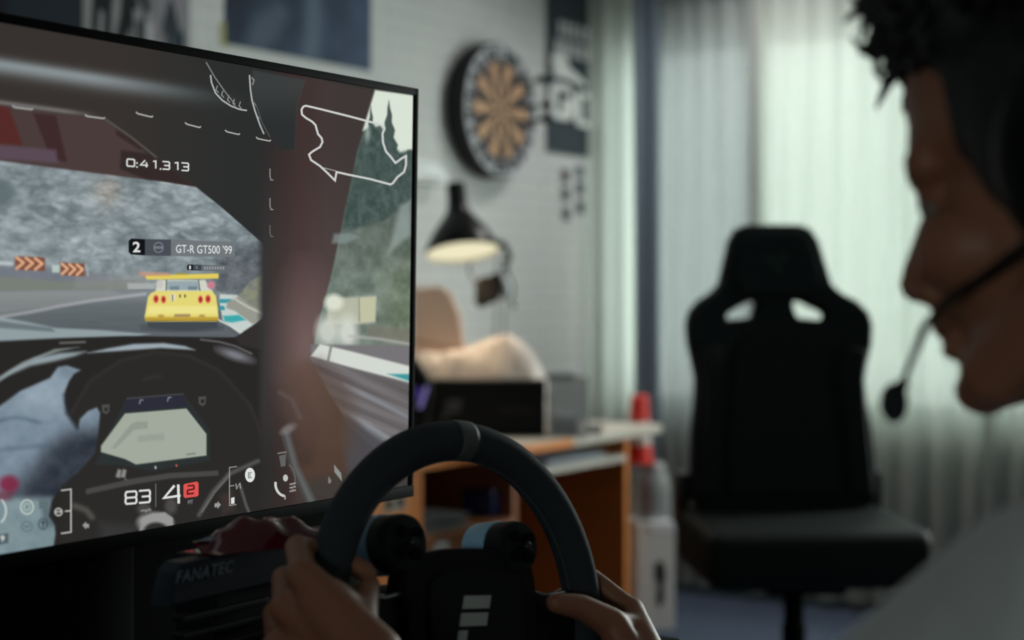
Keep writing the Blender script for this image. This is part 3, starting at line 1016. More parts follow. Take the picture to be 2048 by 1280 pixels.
# black speaker with a violet glow beside the box
c0 = on_z(822, 890, ZD)
dsp = (c0 - CAM).dot(FWD) + 0.05
c0 = at(822, 890, dsp)
t = thing('speaker', 'small black wedge speaker with a violet light on the desk at the monitor edge', 'speaker', M=axes((c0.x, c0.y, ZD), RGT, FWD, UP))
sc_ = dsp / F
sp = [(-40 * sc_, 0), (24 * sc_, 0), (40 * sc_, 95 * sc_), (40 * sc_, 120 * sc_), (8 * sc_, 168 * sc_), (-40 * sc_, 180 * sc_)]
me = outline([sp], 0.04, 0.004)
me.transform(axes((0, 0.05, 0), (1, 0, 0), (0, 0, 1), (0, -1, 0)))
obj('cabinet', me, m_black, t, smooth=30)
me = outline([[(12 * sc_, 70 * sc_), (22 * sc_, 70 * sc_), (36 * sc_, 112 * sc_), (28 * sc_, 116 * sc_)]], 0.0012)
me.transform(axes((0, 0.0035, 0), (1, 0, 0), (0, 0, 1), (0, -1, 0)))
obj('light_strip', me, emit('violet_glow', (108, 100, 150), 0.9), t)
me = outline([[(-2 * sc_, 92 * sc_), (14 * sc_, 86 * sc_), (22 * sc_, 104 * sc_), (2 * sc_, 118 * sc_)]], 0.0010)
me.transform(axes((0, 0.004, 0), (1, 0, 0), (0, 0, 1), (0, -1, 0)))
obj('light_panel', me, emit('violet_dim', (52, 42, 100), 0.8), t)

# clear plastic box right of the black box, and a small beige block
p0 = on_z(1104, 880, ZD); d0 = (p0 - CAM).dot(FWD) + 0.10
Mc = axes(at(1136, 870, d0), RGT, FWD, UP); Mc[2][3] = ZD
t = thing('storage_box', 'clear grey plastic box with a dark rim on the desk right of the black box', 'box', M=Mc)
s = d0 / F
w2, h2 = 40 * s, 118 * s
m_clr = clear('clear_plastic', (206, 212, 216), 0.28, 0.25)
b = bm_new()
bx((-w2, 0, 0), (w2, 0.004, h2), b=b); bx((-w2, 0.12, 0), (w2, 0.124, h2), b=b)
bx((-w2, 0, 0), (-w2 + 0.004, 0.124, h2), b=b); bx((w2 - 0.004, 0, 0), (w2, 0.124, h2), b=b)
bx((-w2, 0, 0), (w2, 0.124, 0.004), b=b)
obj('body', b, m_clr, t)
obj('rim', bx((-w2 - 0.003, -0.003, h2 - 0.002), (w2 * 0.35, 0.127, h2 + 0.006), 0.002), mat('rim_dark', (54, 60, 62), 0.5), t)
obj('contents', bx((-w2 + 0.008, 0.012, 0.005), (w2 * 0.55, 0.11, h2 * 0.34), 0.01, 2), mat('contents_grey', (150, 156, 160), 0.7, var=0.4, scale=18), t, smooth=40)
q = on_z(1190, 868, ZD)
t = thing('eraser_block', 'small pale pink block near the right end of the desk top', 'block', M=axes((q.x, q.y, ZD), RGT, FWD, UP))
obj('block', bx((-0.025, 0, 0), (0.022, 0.03, 0.028), 0.004, 2), mat('eraser_pink', (206, 186, 172), 0.7), t, smooth=40)
obj('sleeve', bx((-0.0255, -0.0006, -0.0), (0.004, 0.0306, 0.0286), 0.004, 2), mat('eraser_sleeve', (196, 192, 186), 0.7), t, smooth=40)

# ------------------------------------------------------------------ desk lamp
DL = 4.72
o_c = at(925, 506, DL)                       # centre of the shade's mouth
n_c = at(911, 369, DL + 0.055)               # top of the neck
axd = (n_c - o_c)
La = axd.length
ML = along(o_c, axd, RGT)
lamp = thing('desk_lamp', 'black desk lamp with a bell shade, switched on, over the paper bag', 'lamp', (at(1000, 700, DL + 0.12).x, at(1000, 700, DL + 0.12).y, ZD))
m_lamp = mat('lamp_enamel_black', (9, 10, 12), 0.35, spec=0.3, var=0.05)
rim = 76 / F * DL
prf = [(1.0, 0.0), (0.985, .035), (.93, .12), (.83, .22), (.68, .34), (.52, .45), (.38, .54), (.30, .62), (.262, .72), (.25, .85), (.25, 1.0)]
sh_o = [(rim * r, La * h) for r, h in prf]
sh_i = [(max(rim * r - 0.003, 0.004), La * h - 0.001) for r, h in prf[:8]][::-1]
shade = obj('shade', lathe(sh_o, 48, ML, capa=False), m_lamp, lamp, world=True, smooth=50)
obj('reflector', lathe([(r, h + 0.0005) for r, h in sh_i], 48, ML, capb=False), mat('reflector_white', (240, 234, 214), 0.5), lamp, world=True, smooth=True)
obj('diffuser', lathe([(0.01, 0.004), (rim * .955, 0.010), (rim * .955, 0.013), (0.01, 0.014)], 48, ML), emit('lamp_glow', (240, 232, 196), 1.0), lamp, world=True)
elbow = at(1006, 492, DL + 0.14)
foot = at(1003, 740, DL + 0.20); foot.z = ZD
mid = at(1008, 545, DL + 0.15)
lk = smoothpath([ML @ Vector((0.004, 0.022, La * .62)), at(955, 452, DL + 0.12), at(990, 480, DL + 0.14), elbow], 6)
obj('link_arm', tube(lk, 0.006, 8), m_lamp, lamp, world=True, smooth=True)
hk = smoothpath([at(986, 481, DL + .14), at(1006, 488, DL + .14), at(1016, 505, DL + .14), at(1017, 521, DL + .14), at(1003, 521, DL + .14)], 6)
obj('elbow_joint', tube(hk, [0.004 + 0.005 * math.sin(math.pi * k / (len(hk) - 1)) for k in range(len(hk))], 10), m_lamp, lamp, world=True, smooth=True)
m_rod = mat('rod_grey', (120, 126, 130), 0.4, 0.6)
for off in (-10, 8):
    obj('rod', tube([at(1004 + off, 515, DL + .15), at(1000 + off, 700, DL + .195), at(1000 + off, 745, DL + .20)], 0.003, 8), m_rod, lamp, world=True)
obj('base', lathe([(0.062, 0.0), (0.062, 0.012), (0.05, 0.020), (0.02, 0.024)], 32, Matrix.Translation((foot.x, foot.y, ZD))), m_lamp, lamp, world=True, smooth=40)
obj('post', tube([(foot.x, foot.y, ZD + 0.02), (foot.x, foot.y, at(1000, 735, DL + .16).z)], 0.010, 10), m_lamp, lamp, world=True)
ld = bpy.data.lights.new('lamp_bulb', 'SPOT')
ld.energy = 4.6
ld.color = (1.0, 0.78, 0.52)
ld.spot_size = math.radians(140)
ld.spot_blend = 0.6
ld.shadow_soft_size = 0.05
lo = bpy.data.objects.new('lamp_bulb', ld)
COL.objects.link(lo)
lo.parent = lamp
lo.matrix_parent_inverse = WM[lamp.name].inverted()
xx_, yy_, zz_ = frame_from(axd)
lo.matrix_basis = axes(o_c - axd.normalized() * 0.01, xx_, yy_, zz_)

# dark pouch with straps hanging on the lamp arm
DP = DL + 0.05
def A(px, py, d=0.0): return at(px, py, DP + d)
Mp = axes(A(975, 582), RGT * (DP / F), UP * (DP / F), RGT.cross(UP))
t = thing('cloth_pouch', 'black cloth pouch hanging from the lamp arm by thin straps', 'pouch', A(975, 616))
pk = [(-25, 18), (-14, 28), (4, 30), (14, 36), (28, 33), (30, 18), (26, -8), (18, -22), (6, -24), (-4, -32), (-20, -32), (-25, -22)]
me = outline([[(x * DP / F, y * DP / F) for x, y in pk]], 0.012, 0.008, 3)
me.transform(axes(A(975, 582), RGT, UP, RGT.cross(UP)))
obj('body', me, mat('pouch_black', (4, 4, 5), 0.85), t, world=True, smooth=50)
st = smoothpath([A(952, 566, .01), A(944, 552, .01), A(938, 540, .01), A(941, 524, .02)], 5)
obj('strap', tube(st, 0.004, 6), mat('strap_grey', (110, 114, 120), 0.8), t, world=True, smooth=True)
st = smoothpath([A(998, 552, .02), A(1012, 530, .03), A(1014, 540, .03), A(1022, 560, .03), A(1026, 585, .03), A(1022, 600, .03), A(1030, 616, .03)], 5)
obj('strap', tube(st, [0.003 + 0.0035 * math.sin(k * .25) ** 2 for k in range(len(st))], 6), mat('strap_dark', (44, 42, 50), 0.8), t, world=True, smooth=True)
b = bm_new()
ell(b, (0, 0, 0), (13 * DP / F, 24 * DP / F, 0.014), axes(A(1011, 580, 0.025), RGT, UP, RGT.cross(UP)))
t2 = thing('ear_cup', 'white oval ear cup hanging right of the black pouch on the lamp arm', 'ear cup', A(1011, 605, 0.025))
obj('shell', b, mat('earcup_white', (236, 242, 242), 0.4), t2, world=True, smooth=True)
b = bm_new()
ell(b, (0, 0, 0), (9 * DP / F, 19 * DP / F, 0.008), axes(A(1009, 580, 0.012), RGT, UP, RGT.cross(UP)))
obj('pad', b, mat('earcup_pad', (176, 184, 186), 0.7), t2, world=True, smooth=True)

# ================================================================== STACK BESIDE THE DESK
DX = 5.04
s = DX / F
def stackM(px, z):
    p = at(px, 900, DX)
    return axes((p.x, p.y, z), RGT, FWD, UP)
z_box = at(1310, 1046, DX).z
z_jug = at(1310, 931, DX).z
Mq = stackM(1312, 0.0) @ Matrix.Rotation(math.radians(14), 4, 'Z')
t = thing('carton', 'tall white carton with a black print on the floor beside the desk', 'carton', M=Mq)
wq = 40 * s
obj('body', bx((-wq, 0.0, 0.0), (wq, 0.16, z_box), 0.003), mat('carton_white', (206, 204, 202), 0.6, var=0.05), t)
obj('flap', bx((-wq * .35, -0.004, z_box - 0.030), (wq * .95, 0.07, z_box + 0.004), 0.003), mat('carton_flap', (226, 228, 230), 0.5), t)
pr = [(-.2, .98), (.12, 1.0), (.35, .85), (.38, .66), (.22, .52), (.30, .38), (.24, .2), (.0, .12), (-.22, .22), (-.16, .42), (-.06, .52), (-.28, .66), (-.34, .84)]
me = outline([[(x * 0.055, y * 0.17) for x, y in pr]], 0.0006, smooth=True)
me.transform(axes((0.012, -0.0012, z_box * 0.15), (1, 0, 0), (0, 0, 1), (0, -1, 0)))
obj('print', me, mat('carton_print', (34, 34, 36), 0.7), t)
Mj = stackM(1306, z_box + 0.005)
hj = z_jug - z_box - 0.005
t = thing('plastic_tub', 'clear tub holding a blue packet, on the white carton below the cone', 'tub', M=Mj)
m_tub = clear('tub_plastic', (196, 200, 200), 0.42, 0.2)
obj('body', lathe([(0.050, 0), (0.060, 0.006), (0.060, hj * .5), (0.054, hj * .78), (0.036, hj * .97), (0.034, hj)], 32, Matrix.Translation((0.004, 0.065, 0)), capb=False), m_tub, t, smooth=40)
obj('lid', lathe([(0.038, hj - 0.012), (0.040, hj - 0.008), (0.040, hj), (0.036, hj + 0.001)], 32, Matrix.Translation((0.004, 0.065, 0))), mat('tub_lid', (190, 194, 194), 0.4), t, smooth=40)
obj('packet', bx((-0.040, 0.035, 0.008), (0.006, 0.075, hj * .72), 0.004), mat('packet_blue', (70, 92, 118), 0.6), t)
Mk = stackM(1276, 0) 
cx_, cy_ = -0.0 * s, 0.045
pj = stackM(1282, z_jug + 0.002)
z_top = at(1276, 790, DX + 0.06).z
hc = z_top - z_jug - 0.002
t = thing('traffic_cone', 'red and white toy traffic cone standing behind the desk corner', 'cone', M=pj)
m_red = mat('cone_red', (214, 46, 36), 0.45)
m_cw = mat('cone_white', (206, 196, 190), 0.5)
T = Matrix.Translation((0.0, 0.06, 0))
def ring_part(h0, h1, mm, nm):
    rr = lambda h: 0.043 - 0.016 * h
    obj(nm, lathe([(rr(h0), hc * h0), (rr(h1), hc * h1)], 32, T), mm, t, smooth=60)
ring_part(0.02, 0.27, m_red, 'red_band')
ring_part(0.27, 0.62, m_cw, 'white_band')
ring_part(0.62, 0.96, m_red, 'red_band')
obj('tip', lathe([(0.0278, hc * .96), (0.026, hc * .99), (0.020, hc), (0.010, hc)], 32, T), m_red, t, smooth=60)
obj('foot', bx((-0.046, 0.014, 0), (0.046, 0.106, 0.006), 0.002), m_red, t)

# ================================================================== GAMING CHAIR
DCH = 4.30
s = DCH / F
pc = at(1560, 800, DCH)
Mch = axes((pc.x, pc.y, 0), RGT, FWD, UP) @ Matrix.Rotation(math.radians(5), 4, 'Z')
ch = thing('gaming_chair', 'black high-back gaming chair facing the camera in front of the curtains', 'chair', M=Mch)
zz = lambda py: CAM.z - (py - HOR) / F * DCH
m_seat = mat('chair_leatherette_black', (24, 28, 28), 0.6, spec=0.12, var=0.1, scale=60)
m_seat2 = mat('chair_fabric_black', (34, 40, 40), 0.9, spec=0.08, var=0.1, scale=90)
half = [(52, 447), (74, 455), (90, 480), (100, 520), (113, 568), (130, 585), (160, 602), (180, 624), (187, 650), (184, 690), (174, 730), (169, 760), (172, 810), (180, 860), (184, 930), (182, 1000), (160, 1012)]
ol = [(x * s, zz(y)) for x, y in half] + [(-x * s, zz(y)) for x, y in half[::-1]]
slot = [(34, 608), (42, 601), (60, 606), (100, 627), (103, 636), (96, 641), (50, 637), (42, 634)]
s1 = [(x * s, zz(y)) for x, y in slot]; s2 = [(-x * s - 0.002, zz(y)) for x, y in slot]
def chair_z(me, y0, lean=0.10, curve=0.05):
    """stand the outline up, lean it back and curve the wings forward"""
    for v in me.vertices:
        x, z, d = v.co.x, v.co.y, v.co.z
        y = y0 - d + (z - zz(1010)) * lean - curve * (abs(x) / 0.25) ** 2.2
        v.co = (x, y, z)
    return me
def refine(me, cuts):
    b = bm_new(); b.from_mesh(me)
    bmesh.ops.triangulate(b, faces=[f for f in b.faces if len(f.verts) > 4])
    for _ in range(cuts):
        bmesh.ops.subdivide_edges(b, edges=[e for e in b.edges if e.calc_length() > 0.05], cuts=1)
    bmesh.ops.triangulate(b, faces=[f for f in b.faces if len(f.verts) > 4])
    b.to_mesh(me); b.free()
    return me
bk = obj('backrest', chair_z(refine(outline([ol, s1, s2], 0.028, 0.016, 3), 3), 0.02), m_seat2, ch, smooth=60)
pan = [(62, 660), (92, 700), (98, 780), (108, 860), (112, 985), (-112, 985), (-108, 860), (-98, 780), (-92, 700), (-62, 660)]
obj('centre_panel', chair_z(refine(outline([[(x * s, zz(y)) for x, y in pan]], 0.006, 0.006, 2), 2), -0.028), m_seat, bk, smooth=60)
hp = [(58, 462), (76, 490), (88, 560), (70, 590), (-70, 590), (-88, 560), (-76, 490), (-58, 462)]
obj('head_panel', chair_z(refine(outline([[(x * s, zz(y)) for x, y in hp]], 0.004, 0.006, 2), 2), -0.026), m_seat2, bk, smooth=60)
for sg in (-1, 1):
    wg = [(126, 690), (168, 700), (160, 760), (164, 850), (172, 985), (128, 985), (122, 850), (112, 760)]
    obj('side_bolster', chair_z(refine(outline([[(sg * x * s, zz(y)) for x, y in wg]], 0.010, 0.012, 3), 2), -0.036), m_seat, bk, smooth=60)
# green three-armed emblem on the head panel
for k in range(3):
    an = math.radians(90 + 120 * k)
    arm = [(0.002, 0.004), (0.010, 0.012), (0.012, 0.024), (0.004, 0.034), (0.006, 0.022), (-0.002, 0.012)]
    pts = [(x * math.cos(an) - y * math.sin(an), x * math.sin(an) + y * math.cos(an) + zz(525)) for x, y in arm]
    obj('emblem', chair_z(outline([pts], 0.0008), -0.039), mat('emblem_green', (24, 66, 40), 0.7), bk)
# seat
zs0, zs1 = zz(1136) + 0.012, zz(1018) + 0.0
sb = bm_new()
bx((-0.275, -0.42, zs0), (0.275, 0.06, zs1), 0.045, 5, b=sb)
for v in sb.verts:
    v.co.x *= 1 + 0.05 * max(0, -v.co.y) 
    if v.co.z > (zs0 + zs1) / 2: v.co.z += 0.018 * (abs(v.co.x) / 0.28) ** 3 - 0.02 * max(0, (-v.co.y - 0.30)) / 0.12
obj('seat', sb, m_seat, ch, smooth=50)
obj('seat_seam', tube([(0, -0.424, zs1 - 0.04), (0, -0.43, (zs0 + zs1) / 2), (0, -0.424, zs0 + 0.03)], 0.002, 6), m_seat2, ch)
m_met = mat('metal_dark', (30, 32, 34), 0.45, 0.6)
for sg in (-1, 1):
    obj('hinge', bx((sg * 0.262 - 0.014, -0.02, zs1 - 0.05), (sg * 0.262 + 0.014, 0.08, zs1 + 0.10), 0.008, 2), m_met, ch, smooth=40)
    obj('hinge_bolt', lathe([(0.012, 0), (0.012, 0.006), (0.006, 0.008)], 16, axes((sg * 0.236, -0.024, zs1 + 0.022), (1, 0, 0), (0, 0, 1), (0, -1, 0))), mat('bolt_brass', (150, 136, 100), 0.35, 0.8), ch, smooth=40)
obj('mechanism', bx((-0.10, -0.28, zs0 - 0.035), (0.10, 0.02, zs0 + 0.005), 0.008, 2), m_matt, ch)
obj('gas_lift_cover', lathe([(0.031, 0.10), (0.031, 0.20), (0.026, 0.205), (0.026, zs0 - 0.03)], 24, Matrix.Translation((0.0, -0.14, 0))), m_matt, ch, smooth=40)
obj('hub', lathe([(0.045, 0.06), (0.045, 0.11), (0.033, 0.12)], 24, Matrix.Translation((0.0, -0.14, 0))), m_black, ch, smooth=40)
for k in range(5):
    an = math.radians(100 + 72 * k)
    d = Vector((math.cos(an), math.sin(an), 0)); c0 = Vector((0.0, -0.14, 0))
    lg = obj('base_leg', tube([c0 + d * 0.03 + UP * 0.095, c0 + d * 0.18 + UP * 0.088, c0 + d * 0.31 + UP * 0.068], [0.022, 0.019, 0.014], 10), m_black, ch, smooth=True)
    e = c0 + d * 0.30
    sd = Vector((-d.y, d.x, 0))
    obj('caster', lathe([(0.02, -0.018), (0.027, -0.014), (0.027, 0.014), (0.02, 0.018)], 20, axes(e + UP * 0.0275, d, UP, sd)), m_black, lg, smooth=40)

# ================================================================== MONITOR
DM = 1.66                                        # depth of the right edge
tilt = math.radians(1.0)                         # leans a touch forward at the top
mon_o = at(828, 590, DM)                         # a point of the screen plane
mu = Vector((1, 0, 0))
mv = Vector((0, -math.sin(tilt), math.cos(tilt)))
mn = mu.cross(mv).normalized()                   # = roughly -y, towards the driver
def on_screen(px, py, off=0.0):
    r = ray(px, py)
    o = mon_o + mn * off
    return CAM + r * ((o - CAM).dot(mn) / r.dot(mn))
def st(p):
    d = p - mon_o
    return d.dot(mu), d.dot(mv)
c_tr, c_br = st(on_screen(826, 191)), st(on_screen(812, 971))
S1 = (c_tr[0] + c_br[0]) / 2
T1, T0 = c_tr[1], c_br[1]
SH = T1 - T0
SWID = SH * 16 / 9
S0 = S1 - SWID
MM = axes(mon_o, mu, mv, mn)
mon = thing('monitor', 'large flat gaming monitor showing a racing game cockpit view', 'monitor', (MM @ Vector(((S0 + S1) / 2, T0, 0))))
m_bez = mat('bezel_black', (3, 4, 5), 0.6, spec=0.05, var=0.05)
BT, BB, BS = 0.0075, 0.012, 0.0075
bz = bm_new()
bx((S0 - BS, T1, -0.018), (S1 + BS, T1 + BT, 0.003), 0.0012, 2, b=bz)
bx((S0 - BS, T0 - BB, -0.018), (S1 + BS, T0, 0.004), 0.0012, 2, b=bz)
bx((S0 - BS, T0 - BB, -0.018), (S0, T1 + BT, 0.003), 0.0012, 2, b=bz)
bx((S1, T0 - BB, -0.018), (S1 + BS, T1 + BT, 0.003), 0.0012, 2, b=bz)
bmesh.ops.transform(bz, matrix=MM, verts=bz.verts)
obj('bezel', bz, m_bez, mon, world=True, smooth=40)
tb = bx((S0 - BS, T0 - BB, -0.030), (S1 + BS, T1 + BT, -0.018), 0.004, 2)
bmesh.ops.transform(tb, matrix=MM, verts=tb.verts)
obj('back_shell', tb, m_black, mon, world=True, smooth=40)
bk2 = bx((S0 + SWID * .3, T0 + SH * .2, -0.065), (S1 - SWID * .3, T0 + SH * .75, -0.029), 0.012, 3)
bmesh.ops.transform(bk2, matrix=MM, verts=bk2.verts)
obj('back_bulge', bk2, m_black, mon, world=True, smooth=40)
SMID = (S0 + S1) / 2
foot_z = 0.70
nk = bx((SMID - 0.03, T0 - 0.02, -0.075), (SMID + 0.03, T0 + SH * .5, -0.058), 0.006, 2)
bmesh.ops.transform(nk, matrix=MM, verts=nk.verts)
obj('stand_neck', nk, m_matt, mon, world=True, smooth=40)
pm = MM @ Vector((SMID, T0, -0.07))
obj('stand_column', bx((pm.x - 0.035, pm.y - 0.012, foot_z), (pm.x + 0.035, pm.y + 0.02, pm.z + 0.06), 0.006, 2), m_matt, mon, world=True, smooth=40)
obj('stand_foot', bx((pm.x - 0.15, pm.y - 0.07, foot_z), (pm.x + 0.15, pm.y + 0.09, foot_z + 0.012), 0.006, 2), m_matt, mon, world=True, smooth=40)

# ---- picture on the screen: a fine grid of lit points
vis_s = st(on_screen(-25, 600))[0]
cols = np.concatenate([np.arange(S0, vis_s, 0.0025), np.arange(vis_s, S1, 0.0008), [S1]])
rows = np.linspace(T1, T0, int(SH / 0.0008) + 1)
SS, TT = np.meshgrid(cols, rows)
Pw = (np.array(mon_o)[None, None] + SS[..., None] * np.array(mu) + TT[..., None] * np.array(mv) + np.array(mn) * 0.0008)
rel = Pw - np.array(CAM)
dep_ = rel @ np.array(FWD)
PX = 1024 + rel @ np.array(RGT) / dep_ * F
PY = HOR - rel[..., 2] / dep_ * F
pt = Paint(PX.ravel(), PY.ravel(), (46, 45, 43))
X, Y = pt.X, pt.Y
def sm(a, b, x): 
    t = np.clip((x - a) / (b - a), 0, 1); return t * t * (3 - 2 * t)
# cabin roof: warm on the left, cooler on the right
k = sm(200, 480, X)[:, None]
pt.C = np.array((55, 50, 47)) * (1 - k) + np.array((44, 46, 45)) * k
# bright roof bar
ybar = 128 + (X) * 0.150
w = np.exp(-((Y - ybar) / np.where(Y < ybar, 13, 20)) ** 2) * (1 - sm(150, 520, X))
pt.C += w[:, None] * np.array((78, 92, 98))
ed = np.exp(-((Y - (205 + X * 0.135)) / 5) ** 2) * (1 - sm(120, 215, X))
pt.C += ed[:, None] * np.array((58, 60, 62))
# red banner of the windscreen
pt.poly([(-700, 120), (0, 211), (212, 240), (300, 312), (392, 374), (330, 366), (0, 324), (-700, 236)], (74, 60, 58), 2.5)
pt.poly([(-60, 205), (18, 214), (46, 292), (-40, 285)], (84, 42, 40), 4)
pt.poly([(66, 226), (112, 231), (134, 324), (102, 318)], (62, 42, 42), 3)
pt.poly([(-200, 262), (0, 290), (112, 300), (116, 326), (0, 318), (-200, 295)], (90, 74, 86), 5)
pt.poly([(242, 300), (300, 308), (392, 374), (300, 362), (240, 338)], (52, 42, 41), 4)
pt.poly([(232, 258), (285, 292), (280, 300), (232, 270)], (56, 44, 43), 3)
pt.line([(212, 239), (262, 274), (312, 314)], 3, (104, 100, 98), 2, 0.8)
# --- view through the windscreen
scr = [(-900, 200), (0, 322), (330, 364), (392, 374), (440, 412), (527, 488), (525, 637), (470, 674), (300, 680), (0, 700), (-900, 760)]
def rock(x, y):
    n = fbm(x / 30 + y / 60, y / 22 - x / 50, 2, 5)
    n2 = fbm(x / 90, y / 60, 40, 3)
    streak = np.abs(fbm(x / 34 + y / 26, y / 16 - x / 70, 71, 4) - .5) * 2.2
    v = 0.55 * (n - 0.5) + 0.30 * (n2 - 0.5) + 0.35 * (streak - 0.5)
    dark = sm(420, 525, x) * sm(440, 520, y)
    L = 150 + 125 * v - 34 * dark
    w_ = np.exp(-(((x - 215) / 26) ** 2 + ((y - 385) / 30) ** 2))
    return np.stack([L - 6 + 14 * w_, L + 5, L + 9 - 10 * w_], -1)
pt.poly(scr, rock, 1.6)
rr_ = random.Random(5)
for _ in range(70):
    x0, y0 = rr_.uniform(-100, 500), rr_.uniform(345, 520)
    L_, an = rr_.uniform(12, 46), rr_.uniform(-0.2, 0.9)
    lite = rr_.random() < 0.55
    if y0 > 330 + 0.12 * x0 + 14 and (x0 < 392 or y0 > 374 + (x0 - 392) * 0.85 + 16):
        pt.line([(x0, y0), (x0 + L_ * math.cos(an) * .6, y0 + L_ * math.sin(an) * .5), (x0 + L_ * math.cos(an), y0 + L_ * math.sin(an) * .7)], rr_.uniform(3, 9), (178, 190, 193) if lite else (102, 114, 120), 3.5, .5)
pt.ellipse((-2, 385), (26, 30), (92, 106, 106), 10, .8)
pt.poly([(-60, 378), (24, 372), (36, 388), (10, 404), (-60, 412)], (96, 110, 112), 8, .7)
# dark rocks right of the car
pt.poly([(430, 520), (505, 490), (526, 500), (526, 560), (500, 575), (455, 590), (430, 590)], lambda x, y: (np.stack([96 + 60 * (fbm(x / 14, y / 12, 9) - .5)] * 3, -1) + np.array((-3, 3, 8))), 8, .85)
# grass bank and barriers
pt.poly([(-300, 520), (0, 530), (90, 538), (180, 546), (220, 560), (200, 585), (0, 585), (-300, 585)], (112, 118, 128), 8, .9)
pt.poly([(-300, 548), (0, 552), (110, 562), (290, 560), (290, 582), (0, 584), (-300, 590)], (122, 128, 116), 6, .8)
pt.poly([(-200, 520), (0, 522), (26, 524), (26, 531), (0, 530), (-200, 528)], (196, 204, 204), 2, .8)
pt.poly([(150, 548), (290, 552), (290, 575), (150, 578)], (140, 140, 142), 8, .5)
pt.poly([(255, 566), (312, 566), (312, 580), (255, 582)], (176, 180, 180), 4, .8)
# road
pt.poly([(-900, 590), (0, 584), (150, 580), (290, 578), (440, 582), (450, 604), (520, 664), (470, 674), (300, 680), (0, 700), (-900, 760)], lambda x, y: np.stack([106 + 24 * np.exp(-((y - 586) / 14) ** 2) - 12 * sm(600, 660, y) + 10 * (fbm(x / 60, y / 5, 15) - .5)] * 3, -1) + np.array((-4, 3, 7)), 2)
pt.poly([(-900, 590), (0, 584), (220, 580), (250, 590), (0, 628), (-900, 760)], (140, 143, 143), 5, .65)
pt.line([(-300, 690), (0, 634), (60, 624), (120, 612), (180, 602), (290, 588)], 5, (178, 180, 184), 3, .85)
# kerbs and guard wall on the right
pt.poly([(440, 588), (474, 590), (500, 618), (524, 640), (480, 668), (445, 640), (438, 600)], (196, 206, 202), 3)
pt.poly([(438, 598), (462, 598), (466, 606), (438, 606)], (66, 150, 160), 2)
pt.poly([(438, 612), (448, 612), (450, 620), (438, 620)], (60, 146, 156), 2)
pt.poly([(446, 632), (478, 630), (492, 640), (464, 645), (450, 643)], (62, 166, 168), 3)
pt.poly([(455, 604), (478, 592), (526, 620), (526, 642), (505, 648), (470, 622), (452, 616)], (150, 152, 142), 3)
pt.poly([(478, 590), (500, 562), (526, 548), (526, 622), (500, 610)], lambda x, y: np.stack([128 + 30 * (fbm(x / 10, y / 8, 17) - .5), 132 + 30 * (fbm(x / 10, y / 8, 17) - .5), 118 + 0 * x], -1), 4)
pt.line([(466, 594), (476, 602), (496, 614), (526, 628)], 4, (190, 192, 182), 2)
pt.line([(437, 640), (462, 652), (488, 668)], 4, (206, 212, 208), 2)
pt.poly([(436, 645), (470, 668), (300, 676), (300, 660)], (96, 102, 108), 4, .7)
# own bonnet
pt.poly([(-900, 560), (0, 634), (60, 645), (112, 656), (200, 660), (300, 668), (250, 676), (0, 690), (-900, 700)], (150, 164, 168), 3, .9)
pt.poly([(-900, 620), (0, 642), (104, 656), (110, 664), (0, 656), (-900, 640)], (96, 106, 112), 3, .8)
# dark shelf of the dashboard
pt.poly([(-900, 700), (0, 682), (120, 676), (250, 672), (470, 675), (505, 655), (526, 636), (560, 640), (560, 1250), (-900, 1400)], (41, 39, 38), 2.5)
pt.poly([(470, 676), (526, 637), (526, 700), (480, 690)], (50, 47, 46), 3)
# --- rival car
YC = (226, 213, 118)
pt.ellipse((364, 655), (76, 8), (62, 70, 74), 4, .9)
pt.poly([(293, 642), (436, 642), (434, 657), (298, 655)], (66, 74, 80), 2)
pt.poly([(318, 560), (410, 560), (426, 584), (310, 584)], (206, 210, 196), 2)
pt.poly([(332, 562), (396, 562), (400, 580), (333, 580)], (150, 166, 172), 1.5)
for xx in (340, 376):
    pt.poly([(xx, 573), (xx + 18, 572), (xx + 18, 580), (xx, 580)], (112, 134, 140), 2)
pt.line([(333, 560), (332, 582)], 1.6, (70, 70, 60), 1)
pt.line([(397, 560), (400, 582)], 1.6, (70, 70, 60), 1)
pt.ellipse((319, 568), (7, 8), (196, 196, 186), 2)
pt.ellipse((422, 570), (8, 8), (196, 128, 140), 2)
pt.poly([(290, 551), (437, 547), (437, 557), (293, 559)], (224, 204, 92), 1.6)
pt.poly([(276, 544), (340, 546), (340, 551), (280, 552)], (206, 140, 112), 3, .7)
pt.line([(352, 548), (374, 548)], 3, (176, 156, 70), 1.2)
pt.poly([(312, 582), (424, 582), (432, 592), (436, 618), (437, 636), (434, 643), (292, 643), (289, 634), (293, 612), (296, 594), (302, 586)], YC, 1.8)
pt.poly([(297, 612), (432, 612), (434, 628), (294, 628)], (240, 231, 150), 4, .7)
pt.poly([(290, 634), (437, 634), (436, 641), (291, 641)], (190, 160, 58), 2)
pt.line([(291, 641), (436, 641)], 2, (150, 118, 44), 1)
for cx, cy, rr in ((312, 598, 6.5), (327, 599, 6), (401, 599, 6), (416, 598, 6.5)):
    pt.ellipse((cx, cy), (rr, rr + 3), (228, 190, 120), 1.2)
    pt.ellipse((cx, cy), (rr - 1.5, rr + 1), (206, 84, 62), 1.2)
    pt.ellipse((cx, cy), (2.4, 4), (150, 44, 44), 1.2)
pt.poly([(340, 588), (352, 588), (352, 601), (340, 601)], (222, 214, 196), 2, .8)
pt.line([(345, 590), (345, 602)], 1.6, (70, 66, 60), .8)
for xx in (360, 370):
    pt.ellipse((xx, 592), (1.8, 3), (80, 76, 64), 1)
pt.poly([(350, 628), (381, 628), (380, 634), (347, 634)], (168, 142, 96), 1.5)
for xx in (322, 404):
    pt.ellipse((xx, 632), (6, 3), (180, 150, 80), 1.5)
